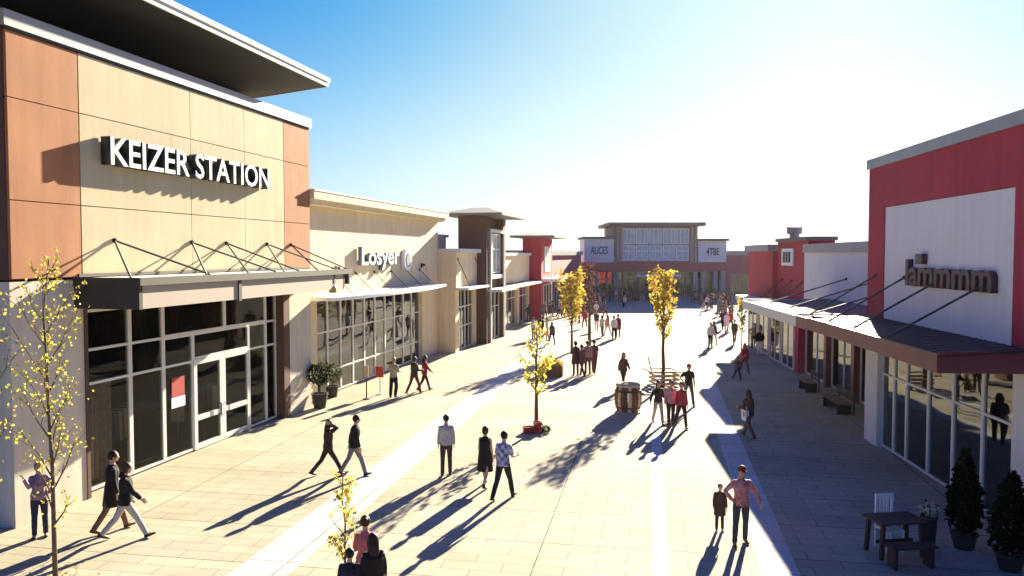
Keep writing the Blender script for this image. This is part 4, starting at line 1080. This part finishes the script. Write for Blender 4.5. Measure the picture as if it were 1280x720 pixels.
for i in range(88):
    if i < 68: px = crng.uniform(728, 835)
    else: px = crng.uniform(866, 912)
    yy = crng.choice((374.5, 375.5, 377, 379, 382, 386)) + crng.uniform(-.6, .6)
    if px > 752 and px < 812: yy = min(yy, 376.5)
    x, y = gpt(px, yy)
    place_copy(protos[i % 6], 'one of the dark clothed figures massed before the far entrance hall', x, y, crng.uniform(0, 360), crng.uniform(1.6, 1.85), CC[crng.randrange(9)], CC[crng.randrange(7)], None, i % 3, 'crowd before the far entrance hall')
for i in range(34):
    px = crng.uniform(652, 752); yy = crng.uniform(381, 398)
    if px < 690: yy = crng.uniform(392, 402)
    x, y = gpt(px, yy)
    place_copy(protos[i % 6], 'one of the small figures gathered beside the far left shops', x, y, crng.uniform(0, 360), crng.uniform(1.55, 1.85), (CC + [WHT, RED, CRM, PNK])[crng.randrange(13)], CC[crng.randrange(7)], None, i % 3, 'crowd beside the far left shops')
for i in range(12):
    px = crng.uniform(898, 918); yy = crng.uniform(384, 404)
    x, y = gpt(px, yy)
    place_copy(protos[i % 6], 'one of the small figures gathered near the far right end of the row', x, y, crng.uniform(0, 360), crng.uniform(1.6, 1.85), (CC + [RED, PNK])[crng.randrange(11)], CC[crng.randrange(7)], None, i % 3, 'crowd near the far right end')
hb = thing('shoulder_bag', 'white shopping bag held at the side of the brown walker', 'bag', (*gpt(933, 549), .62), R(10))
q = MB(); q.hexa([(-.04, -.16, 0), (.06, -.16, 0), (.06, .16, 0), (-.04, .16, 0), (-.05, -.18, .36), (.07, -.18, .36), (.07, .18, .36), (-.05, .18, .36)]); q.build('pouch', M['whitemetal'], hb)
q = MB(); q.tube([(.01, -.13, .36), (.01, -.08, .56), (.01, .08, .56), (.01, .13, .36)], .012, 6); q.build('strap', M['whitemetal'], hb)

# ------------------------------------------------------------------ trees
def T(px, y): return gpt(px, y)
tree('sapling', 'slender yellow green sapling in the left foreground before the pale pier', -9.05, 15.6, 6.5, .16, .85, 1100, .072, [M['leaflime'], M['leafyellow']], 'young plaza trees', .045, 22, 58)
tree('sapling', 'orange tinged sapling cut by the left edge of the photo', -11.0, 16.6, 5.6, .25, .8, 700, .075, [M['leafgold'], M['leaflime']], 'young plaza trees', .04, 16, 55)
tree('sapling', 'tiny yellow sapling beside the figures at the bottom edge', -2.98, 14.0, 2.55, .25, .42, 320, .085, [M['leafyellow'], M['leaflime']], 'young plaza trees', .022, 10, 50)
x, y = T(671, 540)
tree('sapling', 'thin sapling with sparse yellow leaves and red crates at its foot', x, y, 3.9, .30, .66, 480, .13, [M['leafyellow'], M['leaflime']], 'young plaza trees', .075, 14, 50)
x, y = T(715, 441)
tree('golden_tree', 'round golden tree left of the blue shade', x, y, 4.9, .36, 1.15, 2000, .17, [M['leafgold'], M['leafyellow']], 'young plaza trees', .09, 22, 55)
x, y = T(830, 484)
tree('golden_tree', 'tall pointed golden tree in a pale planter before the entrance hall', x, y, 5.5, .40, .80, 1500, .16, [M['leafgold'], M['leafyellow']], 'young plaza trees', .10, 26, 60)
x, y = T(737, 432)
tree('bare_tree', 'dark purple nearly bare tree right of the round golden tree', x, y, 5.8, .34, .6, 500, .16, [M['leafpurple']], 'young plaza trees', .13, 18, 62)
x, y = T(928, 440)
tree('sapling', 'small bright yellow sapling before the far pale canopy', x, y, 3.6, .3, .35, 500, .15, [M['leafyellow']], 'young plaza trees', .04, 12, 65)

# ------------------------------------------------------------------ planters and furniture
x, y = T(786, 517)
bp = thing('barrel_planter', 'dark wooden barrel with pale lid in the middle of the plaza', 'barrel', (x, y, 0))
q = MB(); n = 22
for i in range(n):
    a0 = 2 * math.pi * (i + .04) / n; a1 = 2 * math.pi * (i + .96) / n
    prof = [(.44, .06), (.53, .35), (.56, .6), (.53, .85), (.46, 1.1)]
    for (r0, z0), (r1, z1) in zip(prof[:-1], prof[1:]):
        q.hexa([(r0 * math.cos(a0), r0 * math.sin(a0), z0), (r0 * math.cos(a1), r0 * math.sin(a1), z0), ((r0 - .05) * math.cos(a1), (r0 - .05) * math.sin(a1), z0), ((r0 - .05) * math.cos(a0), (r0 - .05) * math.sin(a0), z0),
                (r1 * math.cos(a0), r1 * math.sin(a0), z1), (r1 * math.cos(a1), r1 * math.sin(a1), z1), ((r1 - .05) * math.cos(a1), (r1 - .05) * math.sin(a1), z1), ((r1 - .05) * math.cos(a0), (r1 - .05) * math.sin(a0), z1)], i % 3 == 1)
q.build('staves', [M['stave'], M['palewood']], bp)
for z, r in ((.22, .51), (.88, .55)):
    q = MB(); q.lathe((0, 0, z), [(r - .03, 0), (r, 0), (r, .07), (r - .03, .07)], 28); q.build('hoop', M['dark'], bp)
q = MB(); q.lathe((0, 0, 1.08), [(.40, 0), (.50, .01), (.50, .07), (.44, .12), (.2, .15), (.02, .16)], 28); q.build('lid', M['palewood'], bp, smooth=False)
q = MB(); q.lathe((0, 0, 0), [(.50, 0), (.52, .02), (.50, .07), (.42, .08)], 28); q.build('base', M['grey'], bp)

x, y = T(690, 470)
fp = thing('flower_box', 'square wooden box of yellow flowers behind the sparse yellow sapling', 'planter', (x, y, 0), R(-10))
q = MB()
for s in (-1, 1):
    for i in range(5):
        z = .04 + i * .11
        q.box(WORLD, -.62, .62, s * .42 - .025, s * .42 + .025, z, z + .10); q.box(WORLD, s * .60 - .025, s * .60 + .025, -.39, .39, z + .004, z + .096)
q.build('boards', M['wood'], fp)
q = MB(); q.box(WORLD, -.57, .57, -.39, .39, .05, .50); q.build('soil', M['soil'], fp)
q = MB(); bush_leaves(q, (0, 0, .62), .6, 420, .12, 3, (1, .65, .42)); raw_mesh(q, 'flowers', [M['flowerorange'], M['leafgreen'], M['leafyellow']], fp)

x, y = T(831, 482)
tp = thing('tree_planter', 'pale timber planter frame round the tall golden tree', 'planter', (x, y, 0), R(8))
q = MB()
for s in (-1, 1):
    for i in range(3): q.box(WORLD, -.6, .6, s * .55 - .02, s * .55 + .02, .08 + i * .2, .2 + i * .2); q.box(WORLD, s * .58 - .02, s * .58 + .02, -.52, .52, .085 + i * .2, .195 + i * .2)
q.build('slats', M['palewood'], tp)
q = MB(); q.box(WORLD, -.85, .75, -.72, -.5, .70, .76); q.box(WORLD, -.85, .75, .5, .72, .70, .76); q.box(WORLD, -.85, -.62, -.5, .5, .702, .758); q.box(WORLD, .52, .75, -.5, .5, .702, .758); q.build('rim', M['wood'], tp)
q = MB(); q.tube([(-.78, -.5, .72), (-1.0, -.55, 1.5)], .03, 6); q.build('leaning_stake', M['palewood'], tp)

x, y = T(668, 541)
for dx, dy, w_, h_, lab in ((-.22, -.05, .36, .26, 'wide red crate at the foot of the sparse yellow sapling'), (.12, .0, .26, .42, 'taller red crate against the trunk of the sparse yellow sapling')):
    cr = thing('crate', lab, 'crate', (x + dx, y - .18 + dy, 0), R(12), 'red crates by the sapling')
    q = MB()
    for s in (-1, 1):
        for i in range(3):
            z = i * h_ / 3
            q.box(WORLD, -w_ / 2, w_ / 2, s * .14 - .012, s * .14 + .012, z + .01, z + h_ / 3 - .02); q.box(WORLD, s * (w_ / 2 - .012) - .012, s * (w_ / 2 - .012) + .012, -.125, .125, z + .012, z + h_ / 3 - .022)
    q.box(WORLD, -w_ / 2 + .03, w_ / 2 - .03, -.12, .12, .01, h_ * .8)
    q.build('slats', M['redpaint'], cr)
sh = thing('shrub', 'small dark green clump right of the red crates', 'plant', (x + .42, y - .15, 0))
q = MB(); bush_leaves(q, (0, 0, .12), .2, 160, .09, 1, (1, .8, .6)); raw_mesh(q, 'foliage', [M['leafgreen']], sh)
q = MB(); q.tube([(0, 0, 0), (.01, 0, .12)], .015, 5); q.build('stem', M['bark'], sh)

def potted(name, label, px, yy, pot_r, pot_h, kind, r, h, leaves, n, ls, pm='dark', group=None):
    x, y = gpt(px, yy)
    t = thing(name, label, 'plant', (x, y, 0), 0, group)
    q = MB(); q.lathe((0, 0, 0), [(pot_r * .7, 0), (pot_r * .75, .02), (pot_r, pot_h * .9), (pot_r * 1.08, pot_h * .92), (pot_r * 1.08, pot_h), (pot_r * .9, pot_h), (pot_r * .88, pot_h * .9)], 18); q.build('pot', M[pm], t, smooth=False)
    q = MB(); q.tube([(0, 0, pot_h * .85), (.02, .01, pot_h + h * .5), (0, 0, pot_h + h * .8)], [.035, .025, .01], 6); q.build('stem', M['bark'], t)
    q = MB()
    if kind == 'cone': bush_leaves(q, (0, 0, pot_h + h * .52), 1, n, ls, len(leaves), (r, r, h * .5), True)
    elif kind == 'ball': bush_leaves(q, (0, 0, pot_h + h - r * .8), r, n, ls, len(leaves), (1, 1, .8))
    raw_mesh(q, 'foliage', leaves, t)
    return t
potted('potted_conifer', 'dark broad conifer in a pot before the right shop windows', 1213, 690, .27, .34, 'cone', .42, 1.75, [M['leafdark']], 1500, .13)
potted('potted_conifer', 'dark conifer at the lower right edge of the photo', 1272, 718, .27, .34, 'cone', .46, 1.6, [M['leafdark']], 1500, .13)
potted('potted_shrub', 'rounded grey green shrub in a dark pot left of the cream shop windows', 398, 511, .33, .62, 'ball', .55, 1.25, [M['leafgreen'], M['leafdark']], 800, .12)
potted('potted_shrub', 'low green shrub in dark pot against the cream shop window', 414, 497, .28, .5, 'ball', .48, .95, [M['leafgreen']], 600, .11)

x, y = T(1132, 703)
tb = thing('cafe_table', 'dark wooden table in the right foreground shade', 'table', (x, y + .25, 0), R(8))
q = MB()
for i in range(5): q.box(WORLD, -.55, .55, -.36 + i * .146, -.36 + i * .146 + .14, .74, .78)
q.build('tabletop', M['darkwood'], tb)
for sx in (-1, 1):
    for sy in (-1, 1):
        q = MB(); q.hexa([(sx * .47 - .04, sy * .28 - .04, 0), (sx * .47 + .04, sy * .28 - .04, 0), (sx * .47 + .04, sy * .28 + .04, 0), (sx * .47 - .04, sy * .28 + .04, 0), (sx * .43 - .04, sy * .26 - .04, .74), (sx * .43 + .04, sy * .26 - .04, .74), (sx * .43 + .04, sy * .26 + .04, .74), (sx * .43 - .04, sy * .26 + .04, .74)]); q.build('leg', M['darkwood'], tb)
q = MB(); q.box(WORLD, -.42, .42, -.02, .02, .25, .32); q.build('stretcher', M['darkwood'], tb)
bn = thing('bench', 'low dark bench in front of the dark wooden table', 'bench', (x - .02, y - .5, 0), R(8))
q = MB()
for i in range(3): q.box(WORLD, -.5, .5, -.17 + i * .12, -.17 + i * .12 + .11, .42, .46)
q.build('seat', M['darkwood'], bn)
for s in (-1, 1):
    q = MB(); q.box(WORLD, s * .4 - .03, s * .4 + .03, -.14, .14, 0, .42); q.build('leg', M['darkwood'], bn)
ch = thing('chair', 'pale blue white slat back chair behind the dark wooden table', 'chair', (x + .0, y + .72, 0), R(8))
q = MB()
q.box(WORLD, -.21, -.16, .0, .04, 0, 1.16); q.box(WORLD, .16, .21, .0, .04, 0, 1.16); q.box(WORLD, -.16, .16, .0, .04, 1.06, 1.16); q.box(WORLD, -.16, .16, .0, .04, .5, .57)
for u in (-.085, .0, .085): q.box(WORLD, u - .025, u + .025, .008, .032, .57, 1.06)
q.build('backrest', M['whitemetal'], ch)
q = MB(); q.box(WORLD, -.21, .21, -.42, -.003, .43, .47); q.build('seat', M['whitemetal'], ch)
for s in (-1, 1):
    q = MB(); q.box(WORLD, s * .19 - .02, s * .19 + .02, -.41, -.37, 0, .43); q.build('leg', M['whitemetal'], ch)
potted('flower_pot', 'cream flowers in a tall dark pot right of the table', 1168, 690, .17, .72, 'ball', .2, .3, [M['flower'], M['flower'], M['leafgreen']], 170, .075)
def stone_bench(name, label, px, yy, L_, dpt, ang):
    x, y = gpt(px, yy)
    t = thing(name, label, 'bench', (x, y, 0), ang, 'wooden benches along the right row')
    q = MB()
    for i in range(4): q.box(WORLD, -L_ / 2, L_ / 2, -dpt / 2 + i * dpt / 4, -dpt / 2 + (i + .9) * dpt / 4, .42, .47)
    q.build('seat', M['wood'], t, bevel=.008)
    q = MB()
    for i in range(3): q.box(WORLD, -L_ / 2, L_ / 2, dpt / 2 + .01, dpt / 2 + .05, .54 + i * .13, .64 + i * .13)
    q.build('backrest', M['darkwood'], t, bevel=.008)
    for s in (-1, 1):
        q = MB(); q.box(WORLD, s * L_ * .4 - .04, s * L_ * .4 + .04, -dpt * .45, dpt * .45, 0, .42); q.box(WORLD, s * L_ * .4 - .03, s * L_ * .4 + .03, dpt / 2 + .051, dpt / 2 + .10, 0, .9); q.build('leg', M['darkwood'], t)
    return t
stone_bench('bench', 'nearer brown bench against the maroon shop windows', 1049, 514, 2.3, .6, math.atan2(RF.u.y, RF.u.x) - math.pi)
stone_bench('bench', 'farther smaller brown bench against the maroon shop windows', 1012, 489, 1.4, .55, math.atan2(RF.u.y, RF.u.x) - math.pi)
def sign_post(name, label, px, yy, h, w_, m, m2):
    x, y = gpt(px, yy); t = thing(name, label, 'sign', (x, y, 0), R(-12))
    q = MB(); q.lathe((0, 0, 0), [(.16, 0), (.16, .03), (.03, .05), (.025, h)], 12); q.build('post', M[m2], t)
    q = MB(); q.box(WORLD, -w_ / 2, w_ / 2, -.06, -.026, h - .5, h); q.build('board', M[m], t)
sign_post('sign_post', 'small red notice board on a thin post before the cream shop', 474, 494, 1.3, .38, 'redpaint', 'whitemetal')
sign_post('sign_post', 'slim pale notice post beside the red notice board', 457, 500, 1.5, .22, 'palewood', 'dark')
# mannequins and racks behind the cream shop glass
for i, (u, c) in enumerate(((3.0, 'cream'), (5.3, 'rust'), (8.3, 'white'), (11.6, 'cream'))):
    mp_ = LG.p(u, -1.2, 0)
    t = thing('mannequin', ['pale mannequin in cream at the near window of the cream shop', 'mannequin in rust cloth behind the second window of the cream shop', 'mannequin in white cloth in the middle windows of the cream shop', 'mannequin in cream near the far windows of the cream shop'][i], 'mannequin', (mp_.x, mp_.y, .05), R(-100), 'mannequins behind the cream shop glass')
    src = protos[5 if i % 2 else 3]
    for chd in src.children:
        if chd['role'] in ('hair', 'shoer', 'shoel'): continue
        k = chd.copy(); COL.objects.link(k); k.parent = t
        k.material_slots[0].material = M['white'] if chd['role'] == 'body' else M[c]
for i, u in enumerate((2.2, 4.2, 6.6, 9.6, 13.0)):
    q0 = LG.p(u + .4, -2.6, 0)
    t = thing('clothes_rack', 'steel rack of mixed clothes inside the cream shop', 'clothes rack', (q0.x, q0.y, .05), LF.ang(), 'clothes racks inside the cream shop')
    q = MB(); q.tube([(-.8, 0, 0), (-.8, 0, 1.6), (.8, 0, 1.6), (.8, 0, 0)], .02, 6); q.build('rail', M['alu'], t)
    q = MB()
    for j in range(14):
        a = -.72 + j * .105
        q.hexa([(a, -.22, .6), (a + .05, -.22, .6), (a + .05, .22, .6), (a, .22, .6), (a, -.2, 1.5), (a + .05, -.2, 1.5), (a + .05, .2, 1.5), (a, .2, 1.5)], rng.randrange(4))
    q.build('garments', [M['white'], M['rust'], M['bluegrey'], M['cream']], t)
for i, u in enumerate((-11.2, -8.6, -5.6, -3.4)):
    q0 = LF.p(u, -2.4, 0)
    t = thing('clothes_rack', 'steel rack of dark clothes inside the tan shop', 'clothes rack', (q0.x, q0.y, .05), LF.ang() + .3 * i, 'clothes racks inside the tan shop')
    q = MB(); q.tube([(-.7, 0, 0), (-.7, 0, 1.5), (.7, 0, 1.5), (.7, 0, 0)], .02, 6); q.build('rail', M['alu'], t)
    q = MB()
    for j in range(12):
        a = -.62 + j * .105
        q.hexa([(a, -.22, .5), (a + .05, -.22, .5), (a + .05, .22, .5), (a, .22, .5), (a, -.2, 1.42), (a + .05, -.2, 1.42), (a + .05, .2, 1.42), (a, .2, 1.42)], rng.randrange(4))
    q.build('garments', [M['rust'], M['brown'], M['bluegrey'], M['cream']], t)

# fallen leaves under the trees
q = MB()
for (tx, ty, r_, n_) in ((*gpt(671, 540), 1.3, 90), (*gpt(715, 441), 1.8, 90), (*gpt(830, 484), 1.8, 110), (-9.05, 15.6, 1.3, 110), (-2.98, 14.0, .8, 50)):
    for _ in range(n_):
        a = rng.uniform(0, 6.283); rr = r_ * abs(rng.gauss(0, .8)) + .05
        c = Vector((tx + rr * math.cos(a) - rr * .3, ty + rr * math.sin(a) - rr * .3, .012)); t = rng.uniform(0, 6.283); L_ = rng.uniform(.05, .10)
        d = Vector((math.cos(t), math.sin(t), rng.uniform(-.05, .15))); s = Vector((-math.sin(t), math.cos(t), rng.uniform(-.1, .2)))
        q.quad([c, c + d * L_ * .5 + s * L_ * .3, c + d * L_, c + d * L_ * .5 - s * L_ * .3 + Vector((0, 0, .01))], rng.randrange(2))
tag(raw_mesh(q, 'fallen_leaves', [M['leafgold'], M['leafyellow']], None), kind='stuff')
HAZE = .00006
# ------------------------------------------------------------------ light, sky, camera
SUN_AZ, SUN_EL = 21.5, 18.0
az, el = R(SUN_AZ), R(SUN_EL)
SD = Vector((math.sin(az) * math.cos(el), math.cos(az) * math.cos(el), math.sin(el)))
ld = bpy.data.lights.new('sun', 'SUN'); ld.energy = 5.0; ld.angle = R(.5); ld.color = (1.0, .885, .67)
lo = bpy.data.objects.new('sun', ld); COL.objects.link(lo)
lo.rotation_euler = (-SD).to_track_quat('-Z', 'Y').to_euler()
wd = bpy.data.worlds.new('World'); scene.world = wd; wd.use_nodes = True
nt = wd.node_tree; N = nt.nodes; L = nt.links
bg = N['Background']; bg.inputs['Strength'].default_value = .055
sky = N.new('ShaderNodeTexSky'); sky.sky_type = 'NISHITA'; sky.sun_disc = False
sky.sun_elevation = el; sky.sun_rotation = az; sky.air_density = 1.0; sky.dust_density = 1.6; sky.ozone_density = 2.5; sky.altitude = 50
STR = bg.inputs['Strength'].default_value
sep = N.new('ShaderNodeSeparateColor'); com = N.new('ShaderNodeCombineColor')
L.new(sky.outputs['Color'], sep.inputs['Color'])
def mth(op, a, b):
    n = N.new('ShaderNodeMath'); n.operation = op
    for i, v in enumerate((a, b)):
        if isinstance(v, (int, float)): n.inputs[i].default_value = v
        else: L.new(v, n.inputs[i])
    return n.outputs[0]
# film-like shoulder per channel: deep blue away from the sun, rolling off to white near it
for ch, amp, pw, kk, lin in (('Red', .098, 3.0, .09, .036), ('Green', .222, 1.6, .21, 0.0), ('Blue', .205, 1.6, .035, 0.0)):
    v = mth('MULTIPLY', sep.outputs[ch], STR)
    q = mth('POWER', v, pw)
    r = mth('DIVIDE', mth('MULTIPLY', q, amp), mth('ADD', q, kk))
    r = mth('ADD', r, mth('MULTIPLY', v, lin))
    L.new(mth('DIVIDE', r, STR), com.inputs[ch])
# pale haze low on the horizon
tc = N.new('ShaderNodeTexCoord'); sx = N.new('ShaderNodeSeparateXYZ'); L.new(tc.outputs['Generated'], sx.inputs['Vector'])
hz = N.new('ShaderNodeMapRange'); hz.interpolation_type = 'SMOOTHERSTEP'; hz.inputs['From Min'].default_value = -.02; hz.inputs['From Max'].default_value = .34
hz.inputs['To Min'].default_value = 1; hz.inputs['To Max'].default_value = 0; L.new(sx.outputs['Z'], hz.inputs['Value'])
ym = N.new('ShaderNodeMapRange'); ym.inputs['From Min'].default_value = -.3; ym.inputs['From Max'].default_value = .9; ym.inputs['To Min'].default_value = .15; ym.inputs['To Max'].default_value = 1; L.new(sx.outputs['Y'], ym.inputs['Value'])
hm = N.new('ShaderNodeMath'); hm.operation = 'MULTIPLY'; L.new(hz.outputs[0], hm.inputs[0]); L.new(ym.outputs[0], hm.inputs[1])
ad = N.new('ShaderNodeMixRGB'); ad.blend_type = 'ADD'; ad.inputs['Color2'].default_value = (.075 / STR, .06 / STR, .04 / STR, 1)
L.new(hm.outputs[0], ad.inputs['Fac']); L.new(com.outputs['Color'], ad.inputs['Color1']); L.new(ad.outputs['Color'], bg.inputs['Color'])
cd = bpy.data.cameras.new('Camera'); cam = bpy.data.objects.new('Camera', cd); COL.objects.link(cam)
cam.location = (0, 0, CAM_H); cam.rotation_euler = (R(90 - 2.4), 0, 0)
cd.sensor_width = 36; cd.lens = 36 * 1000 / 1280; cd.clip_end = 5000; cd.clip_start = .1
scene.camera = cam
scene.view_settings.view_transform = 'Standard'; scene.view_settings.look = 'None'
scene.view_settings.exposure = 2.28; scene.view_settings.gamma = 1; scene.view_settings.use_curve_mapping = False
scene.cycles.max_bounces = 8; scene.cycles.transparent_max_bounces = 16
scene.cycles.use_denoising = True

# ------------------------------------------------------------------ air
if HAZE > 0:
    hm_ = bpy.data.materials.new('haze'); hm_.use_nodes = True
    hn = hm_.node_tree; hn.nodes.remove(hn.nodes['Principled BSDF'])
    pv = hn.nodes.new('ShaderNodeVolumePrincipled'); pv.inputs['Color'].default_value = (.95, .93, .92, 1); pv.inputs['Density'].default_value = HAZE; pv.inputs['Anisotropy'].default_value = .55
    hn.links.new(pv.outputs['Volume'], hn.nodes['Material Output'].inputs['Volume'])
    q = MB(); q.box(WORLD, -720, 720, -720, 720, -1, 16); o = q.build('haze', hm_); tag(o, kind='stuff')
